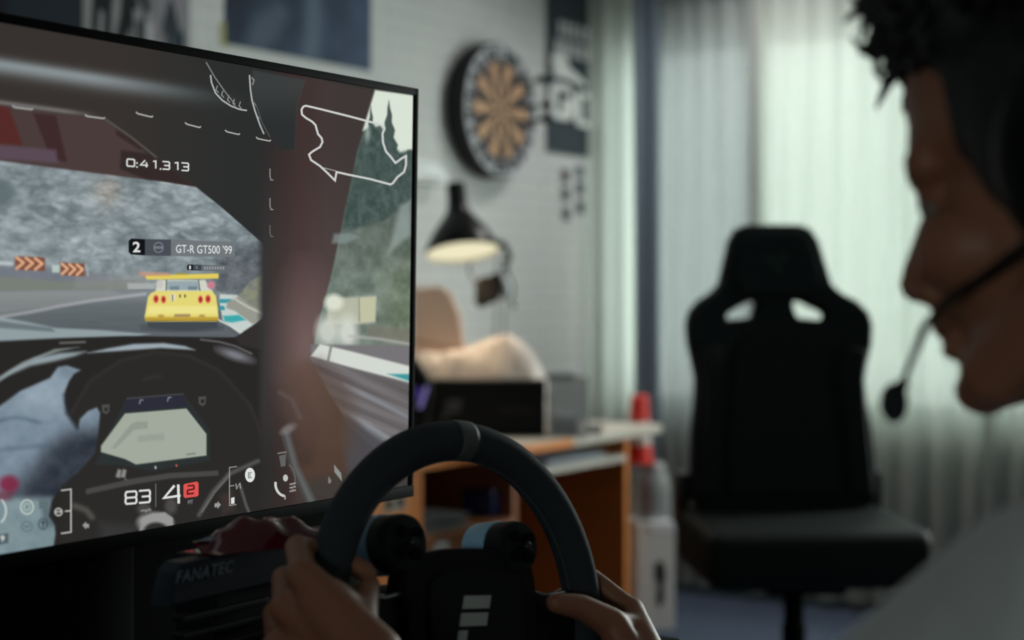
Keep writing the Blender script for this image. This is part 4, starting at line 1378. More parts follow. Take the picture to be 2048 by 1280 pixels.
# arrow boards
for (bx0, by0, bw_, bh) in ((30, 512, 60, 27), (121, 525, 48, 25)):
    sl = 0.05
    pt.poly([(bx0, by0), (bx0 + bw_, by0 + bw_ * sl), (bx0 + bw_, by0 + bh + bw_ * sl), (bx0, by0 + bh)], (122, 78, 62), 2)
    for q in range(3):
        x0 = bx0 + 3 + q * bw_ * .31; yy = by0 + 2 + q * bw_ * .31 * sl
        hh = bh - 4
        pt.line([(x0, yy + 1), (x0 + bw_ * .24, yy + hh * .5), (x0, yy + hh)], 5, (232, 178, 140), 1.5)
pt.poly([(104, 530), (119, 530), (119, 545), (104, 545)], (186, 202, 194), 2, .9)
pt.line([(172, 530), (176, 550)], 4, (190, 198, 198), 2, .6)
# --- dashboard rim and gloss
pt.poly([(-300, 900), (-60, 800), (0, 752), (45, 724), (110, 698), (160, 694), (120, 702), (66, 720), (20, 748), (-50, 800), (-300, 960)], (118, 128, 124), 2)
pt.poly([(0, 758), (60, 732), (110, 722), (150, 712), (172, 703), (120, 706), (70, 716), (20, 742)], (156, 170, 176), 5, .9)
pt.poly([(175, 706), (215, 697), (267, 688), (327, 686), (370, 692), (390, 700), (321, 696), (237, 702)], (160, 174, 182), 3.5, .95)
pt.line([(120, 686), (170, 684)], 2.5, (150, 150, 146), 2, .8)
pt.line([(402, 679), (440, 684), (470, 692), (503, 707)], 3.5, (108, 106, 106), 2, .9)
pt.ellipse((470, 710), (32, 9), (124, 126, 134), 6, .95, rot=.32)
# in-game steering wheel
pt.poly([(120, 1120), (118, 960), (140, 830), (180, 762), (240, 722), (310, 704), (380, 712), (440, 742), (500, 810), (535, 900), (548, 1000), (560, 1060), (520, 1120)], (43, 42, 40), 5)
pt.line([(140, 830), (180, 762), (240, 722), (310, 704), (380, 712), (440, 742), (500, 810), (535, 900), (546, 990)], 5, (56, 52, 50), 4, .7)
pt.poly([(290, 752), (320, 748), (326, 756), (284, 762)], (50, 48, 46), 4)
pt.poly([(190, 930), (203, 895), (254, 796), (367, 787), (385, 812), (420, 862), (420, 922), (300, 942), (240, 930)], (44, 49, 50), 2.5)
pt.poly([(254, 797), (366, 788), (376, 812), (242, 824)], (44, 45, 57), 2)
pt.line([(254, 797), (366, 788)], 2, (80, 80, 82), 1)
pt.poly([(202, 892), (250, 827), (373, 817), (413, 868), (413, 911), (272, 929), (250, 918), (202, 904)], (160, 169, 156), 1.6)
pt.poly([(222, 897), (262, 848), (275, 843), (295, 843), (295, 857), (268, 860), (232, 896)], (142, 152, 140), 2)
pt.poly([(276, 872), (328, 866), (330, 880), (274, 884)], (149, 158, 146), 3)
pt.line([(374, 909), (390, 907)], 3, (120, 128, 118), 1.2)
for c in ((282, 803), (338, 798)):
    pt.line([(c[0] - 3, c[1] + 4), (c[0] - 1, c[1] - 3), (c[0] + 4, c[1] - 3)], 2, (150, 154, 166), 1)
for c in ((212, 818), (405, 802)):
    pt.poly([(c[0] - 8, c[1] - 8), (c[0] + 7, c[1] - 9), (c[0] + 6, c[1] + 6), (c[0], c[1] + 10), (c[0] - 7, c[1] + 6)], (84, 84, 82), 2)
    pt.poly([(c[0] - 4, c[1] - 3), (c[0] + 4, c[1] - 4), (c[0] + 3, c[1] + 5), (c[0] - 3, c[1] + 5)], (44, 43, 42), 2)
for k_ in range(2):
    pt.poly([(236 + 10 * k_, 938), (243 + 10 * k_, 940), (240 + 10 * k_, 956), (231 + 10 * k_, 954)], (134, 134, 132), 2)
pt.poly([(250, 957), (256, 960), (255, 972), (248, 968)], (120, 120, 118), 2)
pt.poly([(172, 978), (260, 958), (340, 946), (437, 941), (437, 951), (340, 957), (260, 970), (172, 989)], (72, 71, 70), 2)
pt.ellipse((311, 935), (2, 3), (190, 190, 190), 1)
pt.ellipse((353, 931), (2, 2.5), (196, 90, 84), 1)
# --- gloved hand
glove = [(-120, 900), (0, 812), (41, 782), (100, 756), (116, 734), (134, 731), (161, 740), (148, 748), (138, 762), (130, 782), (130, 806), (136, 828), (156, 856), (160, 838), (176, 822), (194, 815), (200, 826), (197, 864), (190, 907), (156, 945), (125, 970), (103, 1001), (97, 1032), (109, 1051), (111, 1067), (106, 1100), (0, 1120), (-200, 1160)]
def glovec(x, y):
    base = np.array((122, 138, 152))[None] * np.ones((x.size, 1))
    sh = sm(0, 1, (x - 60) / 90 + (y - 850) / 110 - 0.35) * sm(830, 890, y)
    base = base * (1 - 0.62 * sh[:, None]) + np.array((4, 4, 8)) * sh[:, None]
    lite = np.exp(-(((x - 90) / 60) ** 2 + ((y - 790) / 40) ** 2))
    base += lite[:, None] * np.array((24, 24, 22))
    cr = np.exp(-((y - (842 - x * 0.02) + 6 * np.sin(x / 20)) / 5) ** 2) + .8 * np.exp(-((y - (900 - x * .1)) / 6) ** 2)
    base -= (cr * (1 - sm(60, 120, x)))[:, None] * np.array((26, 26, 26))
    cuff = sm(985, 1005, y)
    base = base * (1 - cuff[:, None]) + np.array((122, 142, 147)) * cuff[:, None]
    base += ((fbm(x / 22, y / 22, 50) - .5) * 26)[:, None]
    return np.clip(base, 20, 230)
pt.poly(glove, glovec, 3)
pt.poly([(100, 1002), (97, 1032), (109, 1051), (90, 1052), (80, 1000)], (66, 78, 88), 8, .6)
pt.line([(130, 790), (134, 826), (154, 856)], 7, (36, 40, 48), 4, .7)
pt.ellipse((18, 968), (20, 17), (124, 40, 66), 6, .9)
pt.poly([(-60, 980), (30, 985), (20, 1000), (-60, 1005)], (112, 44, 60), 5, .6)
# --- A-pillar, door and side window
pt.poly([(520, 130), (760, 180), (760, 1060), (520, 1080)], lambda x, y: np.stack([np.interp(x, [525, 560, 600, 650, 720], [46, 55, 65, 67, 64]), np.interp(x, [525, 560, 600, 650, 720], [45, 47, 51, 57, 57]), np.interp(x, [525, 560, 600, 650, 720], [45, 46, 50, 56, 55])], -1) * (0.98 + 0.22 * sm(250, 640, y) - 0.24 * sm(760, 950, y))[:, None], 10)
pt.poly([(505, 140), (610, 160), (594, 215), (592, 300), (560, 300), (500, 210)], lambda x, y: np.stack([62 - 16 * sm(160, 260, y)] * 3, -1) + np.array((-2, 2, 2)), 3, .9)
pt.line([(610, 160), (594, 215), (590, 300)], 3, (66, 64, 63), 2, .5)
# orange door panel
pt.poly([(590, 720), (700, 740), (730, 830), (745, 980), (600, 1000), (585, 860)], (82, 63, 52), 26, .9)
pt.poly([(540, 770), (600, 760), (640, 850), (620, 930), (560, 930)], (62, 50, 47), 14, .6)
# glow bleeding over the pillar foot
pt.ellipse((612, 690), (46, 110), (140, 116, 112), 40, .55)
# side window
side = [(752, 182), (860, 195), (860, 1000), (700, 850), (622, 716), (638, 640), (660, 560), (684, 450), (716, 300)]
def outside(x, y):
    n = fbm(x / 18, y / 22, 61, 4)
    g = np.stack([104 + 50 * (n - .5), 116 + 50 * (n - .5), 108 + 50 * (n - .5)], -1)
    g = g * (0.86 + .22 * sm(380, 600, y))[:, None]
    g[:, 2] -= 12 * sm(430, 620, y) * sm(720, 820, x)
    return g
pt.poly(side, outside, 2.5)
pt.poly([(750, 180), (860, 195), (860, 300), (815, 300), (800, 330), (790, 290), (760, 250), (742, 260), (725, 262)], (217, 227, 213), 3)
def fir(cx, y0, y1, w):
    pts_l, pts_r = [], []
    for q in range(9):
        t = q / 8
        pts_l.append((cx - w * t * (1.0 if q % 2 else 0.62), y0 + (y1 - y0) * t))
        pts_r.append((cx + w * t * (1.0 if q % 2 == 0 else 0.62), y0 + (y1 - y0) * t))
    pt.poly(pts_l + pts_r[::-1], (72, 86, 82), 2)
fir(778, 200, 320, 24); fir(742, 212, 300, 15)
pt.poly([(716, 300), (728, 262), (748, 250), (770, 275), (800, 305), (822, 300), (822, 400), (770, 440), (700, 460), (684, 455)], lambda x, y: np.stack([66 + 40 * (fbm(x / 9, y / 12, 81) - .4), 82 + 40 * (fbm(x / 9, y / 12, 81) - .4), 78 + 40 * (fbm(x / 9, y / 12, 81) - .4)], -1), 5)
pt.ellipse((735, 268), (5, 14), (170, 186, 180), 4, .7)
pt.poly([(800, 410), (822, 400), (822, 470), (785, 500), (775, 512)], (150, 164, 160), 8, .7)
pt.poly([(668, 468), (700, 466), (720, 474), (690, 488), (664, 486)], (134, 148, 146), 5, .7)
# lights and boards
pt.poly([(655, 596), (752, 592), (750, 645), (700, 650), (655, 650)], (186, 188, 168), 5, .9)
pt.poly([(718, 596), (752, 594), (750, 642), (720, 646)], (192, 192, 162), 3)
pt.ellipse((668, 605), (18, 16), (218, 222, 206), 6)
pt.line([(718, 596), (719, 644)], 2, (140, 138, 116), 1.5)
pt.ellipse((655, 662), (22, 30), (206, 210, 200), 10, .9)
pt.ellipse((695, 665), (20, 32), (214, 218, 208), 10, .9)
pt.poly([(740, 650), (820, 660), (820, 690), (730, 675)], (120, 116, 106), 6, .7)
# road at the side, streaked by speed
pt.poly([(622, 690), (860, 690), (860, 1000), (700, 850), (622, 716)], (118, 116, 118), 4)
pt.line([(700, 672), (760, 678), (830, 690)], 5, (176, 178, 176), 3, .8)
pt.poly([(622, 712), (640, 688), (700, 702), (830, 735), (830, 768), (700, 735)], (210, 216, 208), 3)
pt.line([(662, 694), (656, 722)], 5, (120, 120, 120), 2, .8)
pt.poly([(775, 748), (830, 748), (830, 766)], (64, 150, 156), 3)
pt.poly([(622, 716), (700, 736), (830, 772), (830, 930), (700, 850), (660, 790)], lambda x, y: np.stack([104 + 60 * (fbm((y - 0.42 * x) / 13 + 40, x / 300, 91, 3) - .45)] * 3, -1) + np.array((2, -2, 0)), 5)
pt.line([(690, 770), (750, 800), (830, 842)], 7, (140, 146, 154), 4, .7)
pt.poly([(690, 824), (720, 836), (830, 905), (830, 945), (780, 905)], (150, 156, 160), 6, .9)
pt.poly([(690, 830), (770, 880), (830, 940), (830, 1020), (700, 1000), (690, 900)], (76, 75, 79), 12, .9)
pt.poly([(560, 735), (640, 720), (700, 770), (716, 850), (700, 900), (600, 900)], (88, 69, 60), 24, .55)
pt.poly([(600, 960), (830, 930), (830, 1020), (590, 1040)], (62, 59, 56), 18, .8)
# stalk, belts, seat parts
pt.line([(560, 785), (585, 800), (600, 835)], 8, (98, 86, 84), 4, .6)
pt.line([(572, 868), (590, 935), (622, 1002)], 15, (98, 102, 102), 5, .85)
pt.line([(566, 868), (582, 930), (612, 1002)], 5, (66, 66, 66), 3, .7)
pt.ellipse((576, 858), (16, 8), (124, 120, 120), 4, .8, rot=-.5)
pt.line([(398, 1030), (425, 985), (458, 948), (516, 922)], 8, (92, 92, 92), 3, .8)
pt.line([(404, 1024), (430, 984), (460, 950)], 2, (132, 130, 130), 1.4, .8)
pt.line([(480, 970), (492, 1010), (500, 1030)], 5, (104, 104, 104), 2.5, .8)
pt.poly([(440, 990), (465, 980), (470, 1020), (445, 1030)], (70, 56, 54), 8, .6)
pt.ellipse((310, 1046), (36, 22), (146, 146, 144), 4)
pt.poly([(276, 1072), (282, 1042), (296, 1030), (330, 1024), (346, 1036), (347, 1056), (335, 1048), (310, 1042), (292, 1056), (284, 1074)], (150, 150, 148), 2)
pt.ellipse((312, 1062), (24, 17), (46, 46, 46), 3)
pt.ellipse((288, 1018), (14, 12), (78, 76, 74), 4, .8)
pt.ellipse((342, 1012), (12, 16), (84, 82, 80), 5, .8)
pt.line([(150, 1012), (172, 1020), (184, 1034)], 12, (92, 90, 86), 4, .7)
pt.poly([(200, 1045), (276, 1050), (276, 1086), (200, 1096)], (62, 62, 64), 14, .6)
scr_me = grid_mesh(Pw)
pt.apply(scr_me)
obj('screen', scr_me, emit_attr('screen_picture', 1.0), mon, world=True, label='lit game picture with a yellow race car ahead')

# ---- head-up display: lettering and marks lying on the glass
class Hud:
    def __init__(self):
        self.v, self.f, self.c = [], [], []
        self.groups = [0]
    def cut(self):
        self.groups.append(len(self.f))
    def quad(self, pts, col):
        k = len(self.v)
        for p in pts:
            self.v.append(on_screen(p[0], p[1], self.off)); self.c.append(col)
        self.f.append(tuple(range(k, k + len(pts))))
    off = 0.0014
    def line(self, pts, w, col, closed=False):
        n = len(pts)
        P = [Vector(p) for p in pts]
        L, R_ = [], []
        for i in range(n):
            if closed:
                a, b_ = P[i - 1], P[(i + 1) % n]
            else:
                a, b_ = P[max(i - 1, 0)], P[min(i + 1, n - 1)]
            d1 = (P[i] - a); d2 = (b_ - P[i])
            d1 = d1.normalized() if d1.length > 1e-6 else d2.normalized()
            d2 = d2.normalized() if d2.length > 1e-6 else d1
            t = (d1 + d2)
            t = t.normalized() if t.length > 1e-6 else d1
            nrm = Vector((-t.y, t.x))
            m = 1 / max(0.5, abs(nrm.dot(Vector((-d1.y, d1.x)))))
            L.append(P[i] + nrm * w / 2 * m); R_.append(P[i] - nrm * w / 2 * m)
        k = len(self.v)
        for a, b_ in zip(L, R_):
            for p in (a, b_):
                self.v.append(on_screen(p.x, p.y, self.off)); self.c.append(col)
        for i in range(n if closed else n - 1):
            j = (i + 1) % n
            self.f.append((k + 2 * i, k + 2 * i + 1, k + 2 * j + 1, k + 2 * j))
    def ring(self, c, r, w, col, a0=0, a1=360):
        n = 28
        full = a1 - a0 >= 360
        pts = [(c[0] + r[0] * math.cos(math.radians(a0 + (a1 - a0) * k / (n if full else n - 1))), c[1] + r[1] * math.sin(math.radians(a0 + (a1 - a0) * k / (n if full else n - 1)))) for k in range(n)]
        self.line(pts, w, col, full)
    def disc(self, c, r, col):
        self.quad([(c[0] + r[0] * math.cos(t * math.pi / 12), c[1] + r[1] * math.sin(t * math.pi / 12)) for t in range(24)], col)
    def text(self, s, cx, cy, wpx, hpx, slope, col, bold=0.0):
        me = text(s, 1.0, 0.0, bold)
        n = len(me.vertices)
        co = np.empty(n * 3, np.float32); me.vertices.foreach_get('co', co); co = co.reshape(-1, 3)
        lo, hi = co.min(0), co.max(0)
        k = len(self.v)
        for p in co:
            u = (p[0] - (lo[0] + hi[0]) / 2) / (hi[0] - lo[0]) * wpx
            w_ = ((lo[1] + hi[1]) / 2 - p[1]) / (hi[1] - lo[1]) * hpx
            self.v.append(on_screen(cx + u, cy + w_ + u * slope, self.off)); self.c.append(col)
        for pl in me.polygons:
            self.f.append(tuple(q + k for q in pl.vertices))
        bpy.data.meshes.remove(me)
    G = {'0': [[(0, .12), (.1, 0), (.9, 0), (1, .12), (1, .88), (.9, 1), (.1, 1), (0, .88), (0, .12)]],
         '1': [[(.1, .08), (.55, 0), (.55, 1)]],
         '2': [[(0, 0), (.9, 0), (1, .12), (1, .42), (.9, .5), (.1, .5), (0, .6), (0, 1), (1, 1)]],
         '3': [[(0, 0), (.9, 0), (1, .12), (1, .4), (.88, .5), (.25, .5)], [(.88, .5), (1, .6), (1, .88), (.9, 1), (0, 1)]],
         '4': [[(.62, 0), (0, .72), (1.0, .72)], [(.8, .28), (.8, 1)]],
         '8': [[(0, .12), (.1, 0), (.9, 0), (1, .12), (1, .38), (.9, .5), (.1, .5), (0, .62), (0, .88), (.1, 1), (.9, 1), (1, .88), (1, .62), (.9, .5)], [(.1, .5), (0, .38), (0, .12)]]}
    def digits(self, s, x, y, w, h, slope, lw, col):
        """squared stroke digits; list of (char, x offset)"""
        for chh, ox in s:
            for stroke in self.G[chh]:
                self.line([(x + ox + a * w, y + b_ * h + (ox + a * w) * slope) for a, b_ in stroke], lw, col)
    def build(self, name, mm, **kw):
        g = self.groups + [len(self.f)]
        if len(g) > 2:
            for a, e in zip(g, g[1:]):
                if e > a:
                    h2 = Hud(); used = sorted({q for f in self.f[a:e] for q in f}); mp = {q: i for i, q in enumerate(used)}
                    h2.v = [self.v[q] for q in used]; h2.c = [self.c[q] for q in used]; h2.f = [tuple(mp[q] for q in f) for f in self.f[a:e]]
                    h2.build(name, mm, **kw)
            return
        me = mesh_from(self.v, self.f)
        at_ = me.color_attributes.new('paint', 'FLOAT_COLOR', 'POINT')
        c = np.ones((len(self.v), 4), np.float32)
        c[:, :3] = s2l(np.array(self.c, float))
        at_.data.foreach_set('color', c.ravel())
        return obj(name, me, mm, mon, world=True, **kw)
m_hud = emit_attr('screen_overlay', 1.0)
WH = (226, 228, 226)
# lap time
h = Hud()
h.digits([('0', 0), ('4', 27)], 254, 318, 15, 14, .07, 2.6, WH)
h.digits([('1', 51)], 254, 318, 12, 15, .07, 2.6, WH)
h.digits([('3', 71), ('1', 94), ('3', 109)], 254, 318, 14, 15, .07, 2.6, WH)
for q in ((274, 326), (274, 334), (321, 338)):
    h.disc(q, (1.6, 1.8), WH)
h.build('lap_time', m_hud, label='white lap time digits')
# rival name plate
h = Hud(); h.off = 0.0012
h.quad([(262, 477), (290, 478), (290, 511), (262, 509), (257, 504), (257, 482)], (17, 21, 25))
h.quad([(290, 478), (342, 479), (342, 512), (290, 511)], (72, 78, 86))
h.quad([(342, 479), (466, 484), (470, 489), (470, 510), (466, 514), (342, 512)], (112, 118, 121))
h.quad([(376, 529), (386, 529), (386, 541), (374, 540), (374, 531)], (20, 24, 28))
h.quad([(386, 529), (403, 529.5), (403, 541.5), (386, 541)], (66, 72, 80))
h.quad([(403, 529.5), (454, 531), (454, 542), (403, 541.5)], (100, 106, 110))
h.build('name_plate', m_hud)
h = Hud(); h.off = 0.0017
h.text('2', 273, 494, 15, 21, 0, WH, .02)
h.text("GT-R GT500 '99", 408, 498.5, 112, 17, .022, (222, 226, 226), .004)
h.ring((317, 495), (9, 10), 1.8, (128, 132, 138)); h.line([(309, 495), (325, 495)], 5, (118, 122, 128))
h.text('1', 380, 535, 3.5, 7, 0, WH)
h.text('R', 394, 535, 4.5, 6, 0, (140, 146, 150))
for k in range(8):
    h.quad([(408 + k * 5.3, 533), (411.4 + k * 5.3, 533), (411.4 + k * 5.3, 539), (408 + k * 5.3, 539)], (146, 150, 153))
h.build('name_lettering', m_hud, label='white position number and car name')
# circuit map
trk = [(607, 213), (612, 211.5), (640, 218), (700, 233), (745, 245), (763, 250), (769, 256), (765, 268), (766, 285), (772, 303), (781, 313), (791, 326), (803, 317), (812, 312), (812, 330), (808, 344), (795, 354), (786, 366), (781, 369), (740, 358), (700, 350), (673, 344), (670, 361), (655, 346), (640, 332), (622, 320), (618, 309), (625, 303), (640, 294), (645, 284), (643, 276), (636, 268), (631, 250), (624, 243), (612, 236), (604, 229), (603, 219)]
h = Hud(); h.line(trk, 4.0, (206, 208, 206), True); h.line([(645, 335), (672, 342)], 1.8, (160, 160, 160))
h.build('circuit_map', m_hud, label='white outline of the race circuit')
# speed and gear
h = Hud()
h.digits([('8', 0), ('3', 27)], 251, 984, 22, 24, -.08, 3.6, WH)
h.line([(311.5, 967), (311.5, 1014)], 1.4, (120, 120, 118))
h.line([(349, 971), (328, 996), (361, 991)], 5, WH); h.line([(356.5, 969), (357.5, 1007)], 5, WH)
h.text('mph', 292, 1021, 20, 9, -.1, (170, 170, 168))
h.text('MT', 381, 1004, 10, 8, -.1, (150, 150, 148))
h.build('speed_readout', m_hud, label='white speed and gear digits')
h = Hud(); h.quad([(369, 968), (394, 963), (397, 966), (397, 990), (394, 993), (370, 996), (367, 993), (367, 970)], (222, 84, 80))
h.build('gear_box', m_hud, label='red suggested gear square')
h = Hud(); h.off = 0.0018
h.digits([('2', 0)], 375, 972, 13, 16, -.12, 3.2, (74, 24, 28))
h.build('gear_digit', m_hud)
# rearview outline dashes and trims
h = Hud()
for (x0, y0, x1, y1) in ((25, 214, 66, 219), (170, 232, 210, 237), (272, 227, 306, 234), (370, 248, 402, 255), (450, 263, 480, 269), (512, 277, 542, 282)):
    h.cut(); h.line([(x0, y0 - 3), (x0 + 4, y0 + .5), (x1 - 3, y1), (x1, y1 - 2)], 2.6, (176, 178, 176))
for y0 in (337, 396, 450):
    h.cut(); h.line([(540, y0), (540, y0 + 16), (542, y0 + 23), (547, y0 + 23)], 2.0, (150, 148, 146) if y0 < 440 else (108, 104, 104))
# lacing of the windscreen cords
a_ = [(412, 124), (421, 150), (423, 165), (431, 186), (445, 201), (462, 212), (480, 219), (494, 221)]
h.cut(); h.line([(412, 124), (430, 155), (452, 186), (470, 208)], 2.0, (138, 140, 138))
h.line(a_[1:], 3.0, (176, 180, 178))
for k, (x, y) in enumerate(((432, 176), (443, 186), (455, 196), (466, 203), (478, 208))):
    h.line([(x + 3, y - 5), (x, y + 4), (x + 5, y + 9)], 1.8, (150, 154, 152))
h.cut(); h.line([(499, 150), (501, 180), (504, 200), (510, 222), (520, 250), (528, 268)], 3.2, (170, 174, 172))
h.line([(503, 155), (508, 160), (505, 170)], 2.5, (140, 142, 140))
h.line([(514, 214), (524, 245), (540, 274)], 1.5, (96, 98, 98))
for (x, y) in ((508, 205), (514, 230), (522, 255)):
    h.line([(x, y), (x + 5, y + 8)], 1.6, (130, 134, 132))
h.build('cord', m_hud)
# icons along the bottom
h = Hud()
h.cut(); h.line([(122, 981), (142, 978.5), (142, 1064), (122, 1067)], 2.2, (200, 200, 198)); h.line([(130, 1022.5), (142, 1021.5)], 2.2, (200, 200, 198))
h.cut(); h.ring((117, 1024), (7, 7), 2.4, (190, 190, 188)); h.line([(110, 1024), (124, 1023)], 2.4, (190, 190, 188))
h.cut(); h.line([(474, 933), (459, 935), (459, 1011), (473, 1009)], 2.0, (150, 150, 148)); h.line([(459, 972), (469, 971)], 2, (150, 150, 148))
h.cut(); h.line([(472, 967), (473, 978), (480, 966), (481, 977)], 2.0, (170, 170, 168))
h.cut(); h.disc((500, 950), (10, 14.5), (222, 226, 222)); 
h.cut(); h.quad([(462, 996), (469, 994), (469, 1007), (462, 1008)], (220, 222, 220))
for sx, sy, sg in ((172, 1051, -1), (435, 1010, 1)):
    h.cut(); h.quad([(sx + sg * 7, sy - .5), (sx, sy - 8), (sx, sy - 4), (sx - sg * 6, sy - 3), (sx - sg * 6, sy + 5), (sx, sy + 4), (sx, sy + 8)][::1], (150, 149, 147))
h.cut(); h.ring((54, 1014), (12.5, 14), 3, (190, 202, 196)); h.ring((54, 1014), (6, 7), 2, (176, 190, 186))
h.cut(); h.ring((54, 1053), (10, 10), 2, (92, 108, 112)); h.line([(49, 1054), (59, 1052)], 3, (92, 108, 112))
h.cut(); h.ring((86, 1048), (8.5, 11), 2.4, (64, 78, 84)); h.line([(86, 1042), (86, 1056)], 3, (64, 78, 84)); h.line([(82, 1046), (86, 1042), (90, 1046)], 3, (64, 78, 84))
h.cut(); h.quad([(78, 1003), (94, 1001), (94, 1016), (78, 1018)], (96, 110, 114))
h.cut(); h.ring((-8, 1022), (20, 26), 3, (206, 212, 210), -60, 60)
h.cut(); h.ring((571, 968), (20, 24), 5, (206, 208, 206), 95, 190)
h.cut(); h.disc((571, 956), (5, 7), (190, 192, 190)); h.text('1', 570, 995, 3, 8, 0, (160, 160, 158))
for k in range(3):
    h.line([(579, 969 + 7 * k), (592, 966 + 7 * k)], 3.2, (150, 150, 148))
h.cut(); h.line([(555, 907), (573, 904)], 3, (120, 120, 118)); h.quad([(558, 912), (572, 908), (571, 932), (562, 934)], (96, 97, 97))
h.cut(); h.ring((571, 958), (19, 30), 1.6, (110, 110, 108), -70, 60)
h.cut(); h.quad([(668, 929), (682, 946), (684, 963), (669, 944)], (140, 142, 138)); h.cut(); h.quad([(657, 952), (663, 961), (660, 968), (656, 965)], (124, 124, 120))
h.build('status_icon', m_hud)
h = Hud(); h.off = 0.0012
h.quad([(-30, 1073), (17, 1066), (17, 1086), (-30, 1094)], (82, 98, 102))
h.build('lap_plate', m_hud)
h = Hud(); h.off = 0.0018
h.text('9', 5, 1077, 8, 12, -.1, (214, 218, 216), .02)
h.cut()
h.line([(497, 944), (497, 957)], 2, (110, 114, 114)); h.line([(504, 945), (500, 945), (500, 956), (504, 955)], 1.6, (120, 124, 124))
h.build('icon_lettering', m_hud)

# ================================================================== RIG TABLE, WHEELBASE, WHEEL
tbl = thing('rig_table', 'black table carrying the monitor and the wheelbase', 'table', (-4.3, -1.93, 0))
obj('table_top', bx((-5.05, -2.20, 0.665), (-3.72, -1.62, 0.70), 0.004), m_matt, tbl, world=True)
for x, y in ((-5.0, -1.67), (-3.80, -1.67), (-5.0, -2.15), (-3.80, -2.15)):
    obj('leg', bx((x - 0.025, y - 0.025, 0), (x + 0.025, y + 0.025, 0.665), 0.004), m_matt, tbl, world=True)
obj('back_board', bx((-5.05, -1.90, 0.70), (-3.86, -1.885, 0.90), 0.003), m_matt, tbl, world=True)

# wheel frame
Wd = 1.25
W = at(928, 1235, Wd)
yaw, tau, steer = math.radians(11), math.radians(10), math.radians(-7)
wn = Vector((-math.sin(yaw) * math.cos(tau), -math.cos(yaw) * math.cos(tau), math.sin(tau)))
wx = Vector((math.cos(yaw), -math.sin(yaw), 0))
wy = wn.cross(wx).normalized()
MW0 = axes(W, wx, wy, wn)                         # not turned
MW = MW0 @ Matrix.Rotation(steer, 4, 'Z')         # turned with the rim
RR, RT = 0.1385, 0.0158

# wheelbase behind
wb_c = W - wn * 0.16
yb0, yb1 = -2.115, -2.070
x0b = on_y(331, 1165, yb0).x
x1b = W.x + 0.045
ztop = on_y(400, 1118, yb0).z
wbs = thing('wheelbase', 'black ribbed wheelbase with FANATEC lettering under the monitor', 'wheelbase', ((x0b + x1b) / 2, (yb0 + yb1) / 2, 0.70))
m_base = mat('wheelbase_black', (8, 9, 11), 0.55, spec=0.2, var=0.1)
obj('housing', bx((x0b + 0.055, yb0 + 0.004, 0.70), (x1b, yb1, ztop - 0.001), 0.003), m_base, wbs, world=True)
zt0 = ztop - 0.030
capp = [(x0b, zt0), (x1b, zt0), (x1b, ztop - 0.004), (x1b - 0.01, ztop), (x0b + 0.016, ztop), (x0b + 0.008, ztop - 0.006)]
me = outline([capp], 0.008, 0.002)
me.transform(axes((0, yb0 + 0.007, 0), (1, 0, 0), (0, 0, 1), (0, -1, 0)))
obj('top_cover', me, mat('wheelbase_cover', (22, 28, 38), 0.5, spec=0.2, var=0.1), wbs, world=True, smooth=30)
z_ = zt0 - 0.010
while z_ > 0.715:
    obj('rib', bx((x0b + 0.016, yb0 - 0.002, z_ - 0.005), (x0b + 0.11, yb0 + 0.01, z_), 0.0012), m_base, wbs, world=True)
    z_ -= 0.013
tl = text('FANATEC', 0.0125, 0.0003, 0.0001, 0.25, 1.15)
qa = on_y(408, 1145, yb0 - 0.004)
tl.transform(axes((qa.x, yb0 - 0.0045, qa.z), (1, 0, 0), (0, 0, 1), (0, -1, 0)))
obj('lettering', tl, mat('lettering_grey', (92, 100, 110), 0.5), wbs, world=True, label='pale slanted FANATEC lettering')
obj('shaft', lathe([(0.030, -0.17), (0.030, -0.06), (0.036, -0.055), (0.036, -0.02)], 24, MW), m_black, wbs, world=True, smooth=40)

# maroon wrapper on the wheelbase
def maroon(seed):
    n, m = 40, 12
    P = np.zeros((m, n, 3))
    a, c = on_z(394, 1108, ztop + 0.001), on_z(650, 1080, ztop + 0.001)
    d = c - a
    nrm = Vector((0, 1, 0))
    for i in range(m):
        for j in range(n):
            u, v = j / (n - 1), i / (m - 1)
            hgt = math.sin(math.pi * v) ** 0.7 * (0.008 + 0.016 * math.sin(math.pi * min(1, u * 1.1)) + 0.0025 * math.sin(u * 17 + v * 5) + 0.0015 * math.sin(u * 31 + 1.3 - v * 6)) * min(1, u * 6)
            wv = 0.024 + 0.006 * min(1, u * 2)
            p = a + d * u + nrm * ((v - 0.6) * wv * 1.4) + UP * max(hgt, 0.001)
            P[i, j] = p
    return grid_mesh(P)
wr = thing('foil_wrapper', 'glossy dark red foil wrapper lying on top of the wheelbase', 'wrapper', on_z(500, 1096, ztop))
m_mar = mat('foil_maroon', (74, 10, 26), 0.16, var=0.2, scale=30, coat=0.5)
me = maroon(3)
obj('foil', me, m_mar, wr, world=True, smooth=35)
pa, pb, pcn, pd = at(388, 1084, 1.212), at(470, 1066, 1.24), at(462, 1086, 1.228), at(414, 1117, 1.205)
v0 = [pa, pb, pcn, pd]
off = Vector((0, 0.002, 0.0))
me = mesh_from([p for p in v0] + [p + off for p in v0], [(0, 1, 2), (0, 2, 3), (4, 6, 5), (4, 7, 6), (0, 4, 5, 1), (1, 5, 6, 2), (2, 6, 7, 3), (3, 7, 4, 0)])
obj('torn_end', me, m_mar, wr, world=True)
me = mesh_from([at(392, 1082, 1.21), at(468, 1056, 1.245), at(452, 1082, 1.225), at(392, 1082, 1.212), at(468, 1056, 1.247), at(452, 1082, 1.227)], [(0, 1, 2), (3, 5, 4), (0, 3, 4, 1), (1, 4, 5, 2), (2, 5, 3, 0)])
obj('silver_flap', me, mat('foil_silver', (120, 136, 146), 0.2, 0.7), wr, world=True)

